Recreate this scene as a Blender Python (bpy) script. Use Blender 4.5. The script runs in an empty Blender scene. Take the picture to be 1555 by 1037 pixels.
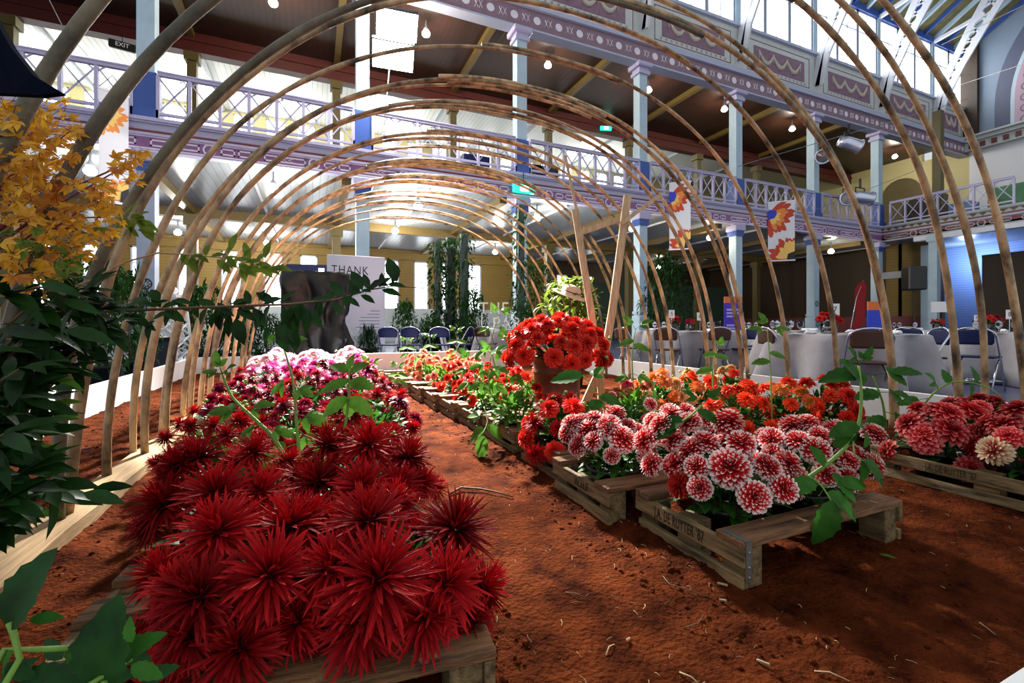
import bpy, math, random
from mathutils import Vector, Matrix, noise, Quaternion
PI = math.pi
C = bpy.context.scene.collection
V = Vector
RNG = random.Random(7)
# ---------------------------------------------------------------- camera frame
FPX = 691.1; YAW = math.radians(23.7); SY, CY = math.sin(YAW), math.cos(YAW); EYE = 0.8; HOR = 494.0
def ray(px, py):
    l = (px-777.5)/FPX; u = (HOR-py)/FPX
    return V((SY+CY*l, CY-SY*l, u))
def at(px, py, d):                      # point at depth d
    r = ray(px, py); return V((r.x*d, r.y*d, EYE+r.z*d))
def ground(px, py, z=0.0):              # point on a level plane
    r = ray(px, py); t = (z-EYE)/r.z; return V((r.x*t, r.y*t, z))
def on_y(px, py, y):
    r = ray(px, py); t = y/r.y; return V((r.x*t, y, EYE+r.z*t))
# ---------------------------------------------------------------- materials
def new_mat(name):
    m = bpy.data.materials.new(name); m.use_nodes = True
    nt = m.node_tree; b = nt.nodes['Principled BSDF']
    return m, nt, b
def mat(name, col, rough=.6, metal=0, var=0.0, vscale=8, vstretch=(1,1,1), bump=0.0, bscale=40, col2=None, transl=0.0, coat=0, spec=.5, alpha=1, rnd=0.0, detail=4, ramp=(.3,.7)):
    m, nt, b = new_mat(name); N = nt.nodes; L = nt.links
    b.inputs['Roughness'].default_value = rough; b.inputs['Metallic'].default_value = metal
    b.inputs['Specular IOR Level'].default_value = spec
    if coat: b.inputs['Coat Weight'].default_value = coat
    base = (*col, 1)
    b.inputs['Base Color'].default_value = base
    src = None
    if var or col2 or bump:
        tc = N.new('ShaderNodeTexCoord'); mp = N.new('ShaderNodeMapping'); mp.inputs['Scale'].default_value = vstretch
        oi = N.new('ShaderNodeObjectInfo'); ad = N.new('ShaderNodeVectorMath'); ad.operation = 'ADD'
        sc = N.new('ShaderNodeVectorMath'); sc.operation = 'SCALE'; sc.inputs['Scale'].default_value = 1.0
        cb = N.new('ShaderNodeCombineXYZ'); mu = N.new('ShaderNodeMath'); mu.operation = 'MULTIPLY'; mu.inputs[1].default_value = 37
        L.new(oi.outputs['Random'], mu.inputs[0]); L.new(mu.outputs[0], cb.inputs[0]); L.new(mu.outputs[0], cb.inputs[1])
        L.new(tc.outputs['Object'], ad.inputs[0]); L.new(cb.outputs[0], ad.inputs[1]); L.new(ad.outputs[0], mp.inputs['Vector'])
    if var or col2:
        nz = N.new('ShaderNodeTexNoise'); nz.inputs['Scale'].default_value = vscale; nz.inputs['Detail'].default_value = detail; nz.inputs['Roughness'].default_value = .6
        L.new(mp.outputs[0], nz.inputs['Vector'])
        rp = N.new('ShaderNodeValToRGB'); rp.color_ramp.elements[0].position = ramp[0]; rp.color_ramp.elements[1].position = ramp[1]
        c2 = col2 or tuple(max(0, x*(1-var)) for x in col); c1 = col if col2 else tuple(min(1, x*(1+var*.6)) for x in col)
        rp.color_ramp.elements[0].color = (*c2, 1); rp.color_ramp.elements[1].color = (*c1, 1)
        L.new(nz.outputs['Fac'], rp.inputs['Fac']); src = rp.outputs['Color']
    if rnd:
        hs = N.new('ShaderNodeHueSaturation'); o2 = N.new('ShaderNodeObjectInfo'); mr = N.new('ShaderNodeMapRange')
        mr.inputs['To Min'].default_value = 1-rnd; mr.inputs['To Max'].default_value = 1+rnd
        L.new(o2.outputs['Random'], mr.inputs['Value']); L.new(mr.outputs[0], hs.inputs['Value'])
        hs.inputs['Color'].default_value = base
        if src: L.new(src, hs.inputs['Color'])
        src = hs.outputs['Color']
    if src: L.new(src, b.inputs['Base Color'])
    if bump:
        n2 = N.new('ShaderNodeTexNoise'); n2.inputs['Scale'].default_value = bscale; n2.inputs['Detail'].default_value = 5
        L.new(mp.outputs[0], n2.inputs['Vector'])
        bp = N.new('ShaderNodeBump'); bp.inputs['Strength'].default_value = bump; bp.inputs['Distance'].default_value = .02
        L.new(n2.outputs['Fac'], bp.inputs['Height']); L.new(bp.outputs[0], b.inputs['Normal'])
    if transl:
        t = N.new('ShaderNodeBsdfTranslucent'); t.inputs['Color'].default_value = base
        if src: L.new(src, t.inputs['Color'])
        mx = N.new('ShaderNodeMixShader'); mx.inputs[0].default_value = transl
        L.new(b.outputs[0], mx.inputs[1]); L.new(t.outputs[0], mx.inputs[2]); L.new(mx.outputs[0], N['Material Output'].inputs['Surface'])
    return m
def emit(name, col, s):
    m, nt, b = new_mat(name)
    b.inputs['Base Color'].default_value = (*col, 1); b.inputs['Emission Color'].default_value = (*col, 1); b.inputs['Emission Strength'].default_value = s
    return m
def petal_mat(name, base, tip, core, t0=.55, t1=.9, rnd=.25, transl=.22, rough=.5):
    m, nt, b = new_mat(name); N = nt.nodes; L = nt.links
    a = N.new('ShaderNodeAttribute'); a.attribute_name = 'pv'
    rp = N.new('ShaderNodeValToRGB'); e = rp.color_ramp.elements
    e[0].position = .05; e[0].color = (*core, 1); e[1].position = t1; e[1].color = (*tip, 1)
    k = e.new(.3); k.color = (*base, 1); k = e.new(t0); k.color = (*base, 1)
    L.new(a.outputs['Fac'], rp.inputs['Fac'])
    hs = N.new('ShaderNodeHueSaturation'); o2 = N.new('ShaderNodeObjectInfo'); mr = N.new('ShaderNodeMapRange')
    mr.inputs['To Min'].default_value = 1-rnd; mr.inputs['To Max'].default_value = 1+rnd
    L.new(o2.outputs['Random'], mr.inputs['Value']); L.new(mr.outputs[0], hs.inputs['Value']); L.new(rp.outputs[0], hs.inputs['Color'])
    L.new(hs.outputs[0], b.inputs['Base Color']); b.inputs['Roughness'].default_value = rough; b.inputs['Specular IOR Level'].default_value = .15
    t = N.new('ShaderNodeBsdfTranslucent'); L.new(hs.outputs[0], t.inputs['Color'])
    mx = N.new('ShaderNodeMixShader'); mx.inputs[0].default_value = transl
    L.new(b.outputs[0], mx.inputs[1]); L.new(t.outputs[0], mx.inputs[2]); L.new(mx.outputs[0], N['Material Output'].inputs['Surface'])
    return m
# ---------------------------------------------------------------- mesh builder
class MB:
    def __init__(s): s.v = []; s.f = []; s.a = []; s.hasa = False
    def add(s, vs, fs, at=None):
        o = len(s.v); s.v += [tuple(p) for p in vs]; s.f += [tuple(i+o for i in f) for f in fs]
        s.a += list(at) if at else [0.0]*len(vs)
        if at: s.hasa = True
        return s
    def box(s, x0, x1, y0, y1, z0, z1, M=None, bev=0.0):
        if bev:
            b = min(bev, (x1-x0)/2.1, (y1-y0)/2.1, (z1-z0)/2.1)
            return s.bbox(x0, x1, y0, y1, z0, z1, b, M)
        vs = [V((x, y, z)) for z in (z0, z1) for y in (y0, y1) for x in (x0, x1)]
        if M: vs = [M @ p for p in vs]
        return s.add(vs, [(0,2,3,1),(4,5,7,6),(0,1,5,4),(2,6,7,3),(0,4,6,2),(1,3,7,5)])
    def bbox(s, x0, x1, y0, y1, z0, z1, b, M=None):
        # box with chamfered edges: 24 vertices
        X = (x0, x1); Y = (y0, y1); Z = (z0, z1); sg = (1, -1); vs = []; ix = {}
        for i in (0,1):
            for j in (0,1):
                for k in (0,1):
                    for ax in range(3):
                        p = [X[i], Y[j], Z[k]]; off = [b*sg[i], b*sg[j], b*sg[k]]
                        for q in range(3):
                            if q != ax: p[q] += off[q]
                        ix[(i,j,k,ax)] = len(vs); vs.append(V(p))
        fs = []
        for i in (0,1):
            q = [ix[(i,0,0,0)], ix[(i,1,0,0)], ix[(i,1,1,0)], ix[(i,0,1,0)]]; fs.append(q if i else q[::-1])
            q = [ix[(0,i,0,1)], ix[(0,i,1,1)], ix[(1,i,1,1)], ix[(1,i,0,1)]]; fs.append(q if i else q[::-1])
            q = [ix[(0,0,i,2)], ix[(1,0,i,2)], ix[(1,1,i,2)], ix[(0,1,i,2)]]; fs.append(q if i else q[::-1])
        for i in (0,1):
            for j in (0,1):
                fs.append([ix[(i,j,0,0)], ix[(i,j,1,0)], ix[(i,j,1,1)], ix[(i,j,0,1)]])
                fs.append([ix[(i,0,j,0)], ix[(i,1,j,0)], ix[(i,1,j,2)], ix[(i,0,j,2)]])
                fs.append([ix[(0,i,j,1)], ix[(1,i,j,1)], ix[(1,i,j,2)], ix[(0,i,j,2)]])
                for k in (0,1): fs.append([ix[(i,j,k,0)], ix[(i,j,k,1)], ix[(i,j,k,2)]])
        if M: vs = [M @ p for p in vs]
        return s.add(vs, fs)
    def tube(s, pts, r, n=8, cap=True, at=None):
        pts = [V(p) for p in pts]; m = len(pts)
        R = r if isinstance(r, (list, tuple)) else [r]*m
        vs = []; av = []; u = None
        for i, p in enumerate(pts):
            t = (pts[min(i+1, m-1)]-pts[max(i-1, 0)])
            if t.length < 1e-9: t = V((0,0,1))
            t.normalize()
            if u is None:
                u = t.cross(V((0,0,1)))
                if u.length < .05: u = t.cross(V((1,0,0)))
            u = u - t*u.dot(t); u.normalize(); w = t.cross(u)
            for k in range(n):
                a = 2*PI*k/n; vs.append(p+(u*math.cos(a)+w*math.sin(a))*R[i]); av.append(at if at is not None else 0)
        fs = [(i*n+k, i*n+(k+1) % n, (i+1)*n+(k+1) % n, (i+1)*n+k) for i in range(m-1) for k in range(n)]
        if cap: fs += [tuple(range(n))[::-1], tuple((m-1)*n+k for k in range(n))]
        return s.add(vs, fs, av if at is not None else None)
    def bar(s, a, b, w, h, up=(0,0,1)):
        a = V(a); b = V(b); t = (b-a).normalized(); up = V(up)
        if abs(t.dot(up)) > .98: up = V((0,1,0))
        x = t.cross(up).normalized(); y = x.cross(t)
        vs = [p+x*i*w/2+y*j*h/2 for p in (a, b) for (i, j) in ((-1,-1),(1,-1),(1,1),(-1,1))]
        return s.add(vs, [(3,2,1,0),(4,5,6,7),(0,1,5,4),(1,2,6,5),(2,3,7,6),(3,0,4,7)])
    def lathe(s, prof, n=24, M=None, wob=None):
        vs = []; m = len(prof)
        for (r, z) in prof:
            for k in range(n):
                a = 2*PI*k/n; q = r if not wob else r*wob(a, z)
                vs.append(V((q*math.cos(a), q*math.sin(a), z)))
        if M: vs = [M @ p for p in vs]
        fs = [(i*n+k, i*n+(k+1) % n, (i+1)*n+(k+1) % n, (i+1)*n+k) for i in range(m-1) for k in range(n)]
        if prof[0][0] > 1e-6: fs.append(tuple(range(n))[::-1])
        if prof[-1][0] > 1e-6: fs.append(tuple((m-1)*n+k for k in range(n)))
        return s.add(vs, fs)
    def ring(s, c, r, w, ax, ay, n=20, t=.01):      # flat annulus relief in plane (ax, ay)
        c = V(c); ax = V(ax); ay = V(ay); vs = []
        for q in (r, r-w):
            for k in range(n):
                a = 2*PI*k/n; vs.append(c+ax*q*math.cos(a)+ay*q*math.sin(a))
        return s.add(vs, [(k, (k+1) % n, n+(k+1) % n, n+k) for k in range(n)])
    def sphere(s, c, r, n=10, m=6, sz=1):
        return s.lathe([(max(1e-7, r*math.sin(PI*i/m)), -r*sz*math.cos(PI*i/m)) for i in range(m+1)], n, Matrix.Translation(V(c)))
    def build(s, name, m, parent=None, smooth=False, loc=None, rotz=0):
        me = bpy.data.meshes.new(name); me.from_pydata(s.v, [], s.f)
        if s.hasa:
            at = me.attributes.new('pv', 'FLOAT', 'POINT'); at.data.foreach_set('value', s.a)
        me.validate(); me.update()
        if smooth: me.polygons.foreach_set('use_smooth', [True]*len(me.polygons))
        me.materials.append(m)
        o = bpy.data.objects.new(name, me); C.objects.link(o)
        if parent: o.parent = parent
        if loc is not None: o.location = loc
        if rotz: o.rotation_euler = (0, 0, rotz)
        return o
def tag(o, label=None, cat=None, group=None, kind=None):
    if label: o['label'] = label
    if cat: o['category'] = cat
    if group: o['group'] = group
    if kind: o['kind'] = kind
    return o
def thing(name, label, cat, loc=(0,0,0), rotz=0, group=None):
    o = bpy.data.objects.new(name, None); C.objects.link(o); o.empty_display_size = .1
    o.location = loc; o.rotation_euler = (0, 0, rotz)
    return tag(o, label, cat, group)
def copy_tree(o, parent=None):
    c = o.copy(); C.objects.link(c)
    if parent: c.parent = parent
    for ch in list(o.children): copy_tree(ch, c)
    return c
def struct(name, mb, m, label=None, smooth=False):
    o = mb.build(name, m, None, smooth); o['kind'] = 'structure'
    if label: o['label'] = label; 
    return o
def inst(name, me, parent, loc, rot=None, scale=1):
    o = bpy.data.objects.new(name, me); C.objects.link(o); o.parent = parent
    o.location = loc
    if rot is not None: o.rotation_euler = rot
    o.scale = (scale,)*3 if not isinstance(scale, tuple) else scale
    return o
def text(s, size, m, name, parent, M, ext=.002, space=1.0):
    cu = bpy.data.curves.new('t', 'FONT'); cu.body = s; cu.size = size; cu.extrude = ext; cu.align_x = 'CENTER'; cu.align_y = 'CENTER'; cu.space_character = space
    o = bpy.data.objects.new('t', cu); C.objects.link(o)
    me = bpy.data.meshes.new_from_object(o); bpy.data.objects.remove(o); bpy.data.curves.remove(cu)
    me.name = name; me.materials.clear(); me.materials.append(m); me.transform(M)
    q = bpy.data.objects.new(name, me); C.objects.link(q); q.parent = parent
    return q
ORD = ['first','second','third','fourth','fifth','sixth','seventh','eighth','ninth','tenth','eleventh','twelfth','thirteenth','fourteenth','fifteenth','sixteenth','seventeenth','eighteenth','nineteenth','twentieth','twenty-first','twenty-second','twenty-third','twenty-fourth','twenty-fifth','twenty-sixth']
# ---------------------------------------------------------------- leaves
def leaf(mb, p, d, up, L, W, kind='oval', fold=.25, curl=.2, v=0.0):
    d = V(d).normalized(); s = d.cross(V(up))
    if s.length < .05: s = d.cross(V((1,0,.3)))
    s.normalize(); n = s.cross(d)
    if kind == 'serr':
        T = (0,.12,.2,.3,.38,.5,.58,.7,.78,.88,1); P = (.08,.62,.7,.98,.84,1.02,.8,.78,.52,.42,0)
    elif kind == 'oval':
        T = (0,.2,.45,.72,1); P = (.06,.72,1,.72,0)
    elif kind == 'lance':
        T = (0,.25,.6,1); P = (.1,.9,.8,0)
    else:
        T = (0,.4,1); P = (.1,1,0)
    vs = []; fs = []; av = []; p = V(p); k = len(T)
    for i, (t, w) in enumerate(zip(T, P)):
        c = p+d*L*t*(1-.15*curl*t)-n*L*curl*t*t
        if i == k-1: vs.append(c); av.append(v); break
        e = W*.5*w
        vs += [c-s*e+n*e*fold, c, c+s*e+n*e*fold]; av += [v, v+.02, v]
    for i in range(k-2):
        a = i*3; fs += [(a, a+1, a+4, a+3), (a+1, a+2, a+5, a+4)]
    a = (k-2)*3; fs += [(a, a+1, a+3), (a+1, a+2, a+3)]
    mb.add(vs, fs, av)
def compound(mb, p, d, up, L, kind='serr', n=3, W=.55, v=0.0, stem=.0025, rng=RNG, curl=.3):
    # stalked leaf of n leaflets
    d = V(d).normalized(); up = V(up); s = d.cross(up)
    if s.length < .05: s = d.cross(V((1,0,0)))
    s.normalize(); nn = s.cross(d); p = V(p); q = p+d*L*.38
    mb.tube([p, p+d*L*.2+nn*L*.02, q], [stem, stem*.8, stem*.6], 5, False, at=.5)
    leaf(mb, q, d, nn, L*.62, L*.62*W, kind, .22, curl, v)
    for k in range((n-1)//2):
        b = p+d*L*(.33-.13*k)
        for sg in (1, -1):
            leaf(mb, b, d*.55+s*sg*.8-nn*.1, nn, L*.42, L*.42*W*.95, kind, .22, curl, v+rng.uniform(-.05,.05))
# ---------------------------------------------------------------- shared materials
M = {}
M['wood_pole'] = mat('bent_pole_wood', (.46,.315,.165), .38, var=.88, ramp=(.34,.62), vscale=9, vstretch=(1,1,.5), bump=.25, bscale=60, detail=6, rnd=.25)
M['pole_shade'] = mat('shade_darkened_pole_wood', (.13,.11,.065), .5, var=.75, vscale=9, vstretch=(1,1,.5), bump=.25, bscale=60, detail=6, rnd=.2)  # darker copy of the pole wood: backlit shade of the front hoops as colour
M['beam'] = mat('pale_sawn_pine', (.27,.165,.068), .8, var=.45, vscale=6, vstretch=(14,.8,14), bump=.2, bscale=30)
M['pallet'] = mat('weathered_pallet_wood', (.22,.105,.042), .8, var=.85, vscale=5, vstretch=(1.2,10,10), bump=.5, bscale=45, rnd=.3, detail=7)
M['pallet_y'] = mat('weathered_board_wood', (.22,.15,.065), .8, var=.85, vscale=5, vstretch=(10,1.2,10), bump=.5, bscale=45, rnd=.3, detail=7)
M['black'] = mat('black_plastic', (.012,.012,.013), .4)
M['stencil'] = mat('black_stencil_paint', (.01,.009,.008), .8)
M['steel'] = mat('galvanised_steel', (.35,.37,.36), .45, .9, var=.3)
M['leaf'] = mat('dahlia_leaf_green', (.03,.12,.014), .5, spec=.15, var=.45, vscale=14, transl=.3, rnd=.3)
M['leaf_light'] = mat('fresh_leaf_green', (.09,.235,.026), .5, spec=.15, var=.4, vscale=14, transl=.35, rnd=.2)
M['leaf_dark'] = mat('laurel_leaf_green', (.010,.046,.006), .42, var=.75, vscale=8, transl=.15, spec=.18)
M['leaf_yellow'] = mat('autumn_yellow_leaf', (.78,.45,.018), .55, col2=(.5,.15,.01), vscale=5, transl=.4, ramp=(.32,.6))
M['leaf_shrub'] = mat('pot_shrub_green', (.016,.062,.011), .65, var=.6, spec=.08, vscale=10, transl=.2, rnd=.3)
M['leaf_lime'] = mat('lime_shrub_leaf', (.13,.2,.022), .6, var=.7, spec=.2, vscale=8, transl=.35)
M['stem'] = mat('green_stem', (.2,.38,.06), .5, var=.3, transl=.1)
M['twig'] = mat('brown_twig', (.12,.065,.03), .8, var=.4)
M['redtwig'] = mat('red_maple_twig', (.16,.01,.012), .6)
M['bud'] = mat('green_flower_bud', (.28,.34,.07), .6, var=.4, vscale=30)
RED = (.235,.003,.006)
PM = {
 'cactus': petal_mat('deep_red_cactus_petals', (.33,.0035,.007), (.52,.01,.013), (.04,.001,.004), .6, 1, .35, .15, .6),  # shade between petals painted into the core, highlights into the tip
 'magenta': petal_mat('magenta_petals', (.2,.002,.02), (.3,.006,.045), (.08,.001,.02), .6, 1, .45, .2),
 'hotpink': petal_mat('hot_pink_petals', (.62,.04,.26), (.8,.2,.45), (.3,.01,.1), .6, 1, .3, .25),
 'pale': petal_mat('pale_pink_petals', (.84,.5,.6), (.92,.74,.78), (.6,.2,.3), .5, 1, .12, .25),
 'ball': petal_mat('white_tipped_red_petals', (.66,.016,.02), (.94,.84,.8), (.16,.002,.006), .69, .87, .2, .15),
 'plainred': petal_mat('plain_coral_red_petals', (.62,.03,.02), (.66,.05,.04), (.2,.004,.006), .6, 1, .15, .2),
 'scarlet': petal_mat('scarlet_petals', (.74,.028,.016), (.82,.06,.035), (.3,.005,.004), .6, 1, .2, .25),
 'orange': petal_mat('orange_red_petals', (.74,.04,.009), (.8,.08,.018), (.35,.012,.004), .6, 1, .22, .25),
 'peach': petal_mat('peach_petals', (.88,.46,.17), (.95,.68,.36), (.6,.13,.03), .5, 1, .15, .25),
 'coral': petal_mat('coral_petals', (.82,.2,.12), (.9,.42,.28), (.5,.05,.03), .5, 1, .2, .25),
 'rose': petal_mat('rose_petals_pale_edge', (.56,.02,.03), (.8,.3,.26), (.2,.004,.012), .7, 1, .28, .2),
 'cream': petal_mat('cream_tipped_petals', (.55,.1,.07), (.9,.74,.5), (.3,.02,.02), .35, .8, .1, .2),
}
# ---------------------------------------------------------------- blooms
GA = PI*(3-5**.5)
def bloom_mesh(name, kind, m, seed):
    rg = random.Random(seed); mb = MB()
    # per shape: count, last polar angle, petal half width, inner radius, cup, outward bend, tip power
    S = {'ball': (150, 2.3, .105, .42, .42, .16), 'cactus': (160, 2.1, .045, .2, .6, .13), 'semi': (92, 1.95, .085, .2, .4, .15),
         'deco': (78, 1.95, .155, .24, .32, .18), 'loose': (56, 1.85, .15, .22, .3, .25), 'ranun': (88, 2.0, .17, .4, .3, .12)}[kind]
    n, thm, hw, r0, cup, bend = S
    for i in range(n):
        f = (i+.5)/n
        th = math.acos(1-f*(1-math.cos(thm))) if kind == 'cactus' else thm*(f**.62); ph = i*GA+rg.uniform(-.12,.12)
        th += rg.uniform(-.06,.06)*(1.6 if kind == 'cactus' else 1)
        d = V((math.sin(th)*math.cos(ph), math.sin(th)*math.sin(ph), math.cos(th)))
        e = V((math.cos(th)*math.cos(ph), math.cos(th)*math.sin(ph), -math.sin(th)))   # away from axis
        s = d.cross(e).normalized()
        tip = {'ball': .78+.22*min(1, f*3), 'cactus': (.74+.26*min(1, f*2.2))*rg.uniform(.78,1.06)}.get(kind, (.58+.42*min(1, f*1.7))*rg.uniform(.93,1.04))
        flat = 1-(.22 if kind in ('deco','loose','semi') else .0)*max(0, math.cos(th))
        w = hw*(.55+.45*min(1, f*2.2))*rg.uniform(.85,1.15)
        inw = -e*((.1 if kind == 'ball' else .22)*(1-min(1, f*2.4)))           # centre petals curl in
        if kind == 'cactus': prof = ((0,.6),(.35,1),(.65,.85),(.88,.5),(1,0)); 
        elif kind == 'ball': prof = ((0,.5),(.45,.85),(.75,1.1),(.92,.85),(1,0))
        else: prof = ((0,.45),(.4,.95),(.7,1.05),(.9,.7),(1,0))
        vs = []; av = []; side = s*rg.uniform(-.1,.1)*(2.2 if kind == 'cactus' else .6)+(e*rg.uniform(-.22,.06) if kind == 'cactus' else e*0)
        for t, pw in prof:
            rr = r0*.5+(tip*flat-r0*.5)*t; sw = rg.uniform(-.5,.5) if kind == 'cactus' and t == 0 else 0
            if kind == 'ball': c = d*(r0*.6+(tip-r0*.6)*t)+e*bend*(t*t*.9)*f+inw*t
            else: c = d*rr+e*bend*(t*t)*(.4+f)+inw*t+side*t*t
            if pw == 0: vs.append(c); av.append(1.0)
            else:
                u = d*cup*w*pw*(.9 if t > .3 else .5)
                up = (-e)*cup*w*pw
                vs += [c-s*w*pw+up, c, c+s*w*pw+up]; av += [t, max(0, t-.06), t]
        k = len(prof); fs = []
        for q in range(k-2):
            a = q*3; fs += [(a, a+1, a+4, a+3), (a+1, a+2, a+5, a+4)]
        a = (k-2)*3; fs += [(a, a+1, a+3), (a+1, a+2, a+3)]
        mb.add(vs, fs, av)
    mb.sphere((0,0,0), r0*.85, 8, 5);
    me = bpy.data.meshes.new(name); me.from_pydata(mb.v, [], mb.f)
    a = me.attributes.new('pv', 'FLOAT', 'POINT'); a.data.foreach_set('value', mb.a)
    me.update(); me.polygons.foreach_set('use_smooth', [True]*len(me.polygons)); me.materials.append(m)
    return me
BK = {'cactus': 'cactus', 'magenta': 'semi', 'hotpink': 'semi', 'pale': 'deco', 'ball': 'ball', 'plainred': 'ball', 'scarlet': 'ranun', 'orange': 'loose', 'peach': 'deco', 'coral': 'ranun', 'rose': 'deco', 'cream': 'ball', 'redcactus': 'cactus', 'spark': 'semi'}
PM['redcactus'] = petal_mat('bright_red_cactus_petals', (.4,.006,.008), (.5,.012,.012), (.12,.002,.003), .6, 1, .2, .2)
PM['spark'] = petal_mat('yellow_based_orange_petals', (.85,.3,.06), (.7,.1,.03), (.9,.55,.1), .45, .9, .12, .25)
BM = {k: [bloom_mesh('bloom_'+k, BK[k], PM[k], 11*i+j) for j in range(3)] for i, k in enumerate(BK)}
# ---------------------------------------------------------------- foliage, pots, buds (shared meshes)
def foliage_mesh(seed, mname, n=95, kind='serr', up=.35, size=.3, W=.55):
    rg = random.Random(seed); mb = MB()
    for i in range(n):
        th = math.acos(1-1.05*(i+.5)/n); ph = i*GA+rg.uniform(-.3,.3); r = rg.uniform(.45,.9)
        d = V((math.sin(th)*math.cos(ph), math.sin(th)*math.sin(ph), math.cos(th)))
        p = V((d.x*r, d.y*r, d.z*r))
        dd = d+V((rg.uniform(-.5,.5), rg.uniform(-.5,.5), rg.uniform(-.3,up)))
        leaf(mb, p*.7, dd, (0,0,1), size*rg.uniform(.8,1.5), size*W*rg.uniform(.8,1.3), kind, .2, rg.uniform(.1,.6), rg.uniform(0,.3))
    for i in range(16):
        ph = i*GA; r = rg.uniform(.3,.8)
        mb.tube([(0.1*math.cos(ph), .1*math.sin(ph), -.45), (r*.6*math.cos(ph), r*.6*math.sin(ph), .2), (r*math.cos(ph), r*math.sin(ph), .75*(1-r*r)**.5)], .014, 5, False, at=.6)
    me = bpy.data.meshes.new('foliage'); me.from_pydata(mb.v, [], mb.f); me.update()
    me.polygons.foreach_set('use_smooth', [True]*len(me.polygons)); me.materials.append(M[mname]); return me
FOL = {'leaf': [foliage_mesh(s, 'leaf') for s in (1,2,3)], 'leaf_light': [foliage_mesh(s, 'leaf_light', 110, 'serr', .7) for s in (4,5)]}
def mesh_of(mb, name, m, smooth=True):
    me = bpy.data.meshes.new(name); me.from_pydata(mb.v, [], mb.f); me.update()
    if mb.hasa:
        a = me.attributes.new('pv', 'FLOAT', 'POINT'); a.data.foreach_set('value', mb.a)
    me.polygons.foreach_set('use_smooth', [smooth]*len(me.polygons)); me.materials.append(m); return me
POT = mesh_of(MB().lathe([(.085,0),(.09,.002),(.112,.13),(.12,.131),(.122,.15),(.116,.152),(.108,.135),(.1,.12),(0,.12)], 28), 'pot', M['black'])
SOILM = mat('potting_mix', (.03,.018,.01), .95, var=.5, vscale=60)
b_ = MB(); b_.sphere((0,0,0), 1, 10, 6, .9)
for k in range(7):
    a = k*PI*2/7; leaf(b_, (math.cos(a)*.55, math.sin(a)*.55, -.85), (math.cos(a)*.75, math.sin(a)*.75, .8), (math.cos(a), math.sin(a), 0), 1.4, .75, 'lance', .2, -.3)
BUD = mesh_of(b_, 'bud', M['bud'])
def orient(n, rg):
    q = V((0,0,1)).rotation_difference(V(n).normalized()); return (q @ Quaternion((0,0,1), rg.uniform(0, 6.28))).to_euler()
def hit(px, py, c, R):
    # where the ray through a pixel meets an ellipsoid (nearest approach when it misses)
    r = ray(px, py); o = V((0,0,EYE))-c
    A = V((r.x/R[0], r.y/R[1], r.z/R[2])); B = V((o.x/R[0], o.y/R[1], o.z/R[2]))
    a, b, cc = A.dot(A), A.dot(B), B.dot(B)-1
    D = b*b-a*cc; t = (-b-math.sqrt(D))/a if D > 0 else -b/a
    p = V((0,0,EYE))+r*t; q = p-c
    n = V((q.x/R[0]**2, q.y/R[1]**2, q.z/R[2]**2)).normalized()
    if D <= 0:
        pass
    return p, n
PLN = [0]
def plant(c, R, kind, nb, rb, label, group, px=None, fol='leaf', potz=0.0, pot=True, buds=0, folz=1.0, elev=1.75, mixk=None, folr=1.0, name='potted_dahlia', cat='potted flowers'):
    """c: centre of the flower dome on the ground (x, y); R: dome radii; blooms sit on the dome"""
    PLN[0] += 1; rg = random.Random(100+PLN[0])
    t = thing(name, label, cat, (c[0], c[1], potz), 0, group)
    z0 = .15; cen = V((c[0], c[1], potz+z0))
    if pot:
        o = inst('pot', POT, t, (0,0,.004), None, 1.0)
        s = inst('compost', SOIL_ME, t, (0,0,.004), None, 1.0)
    fm = FOL[fol][PLN[0] % len(FOL[fol])]
    inst('foliage', fm, t, (0,0,z0-.01), (0,0,rg.uniform(0,6)), (R[0]*.98*folr, R[1]*.98*folr, R[2]*.93*folz))
    pts = []
    if px:
        for q in px:
            k = q[3] if len(q) > 3 else kind
            p, n = hit(q[0], q[1], cen, R); r = q[2]/2*(p.x*SY+p.y*CY)/FPX if len(q) > 2 and q[2] else rb
            pts.append((p-cen, n, r, k))
    tries = 0
    while len(pts) < nb and tries < 900:
        tries += 1
        z = 1-rg.random()*(1-math.cos(elev)); ph = rg.uniform(0, 2*PI); s = math.sqrt(max(0, 1-z*z))
        p = V((s*math.cos(ph)*R[0], s*math.sin(ph)*R[1], z*R[2])); r = rb*rg.uniform(.8,1.12)
        if any((p-q[0]).length < (r+q[2])*(.78 if tries < 500 else .62) for q in pts): continue
        n = V((p.x/R[0]**2, p.y/R[1]**2, p.z/R[2]**2)).normalized()
        pts.append((p, n, r, rg.choice(mixk) if mixk else kind))
    for p, n, r, k in pts:
        n = (n+V((rg.uniform(-.3,.3), rg.uniform(-.3,.3), rg.uniform(-.05,.3)+(.45 if k in ('cactus','redcactus','magenta') else 0)))).normalized()
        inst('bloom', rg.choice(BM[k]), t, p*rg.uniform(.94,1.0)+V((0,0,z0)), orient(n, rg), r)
    for i in range(buds):
        z = 1-rg.random()*.9; ph = rg.uniform(0, 2*PI); s = math.sqrt(1-z*z); k = rg.uniform(1.0,1.13)
        p = V((s*math.cos(ph)*R[0]*k, s*math.sin(ph)*R[1]*k, z*R[2]*k+z0))
        inst('bud', BUD, t, p, orient(p, rg), rg.uniform(.007,.013))
    return t
SOIL_ME = mesh_of(MB().lathe([(.108,.118),(.06,.124),(0,.126)][::-1], 18), 'compost', SOILM)
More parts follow.
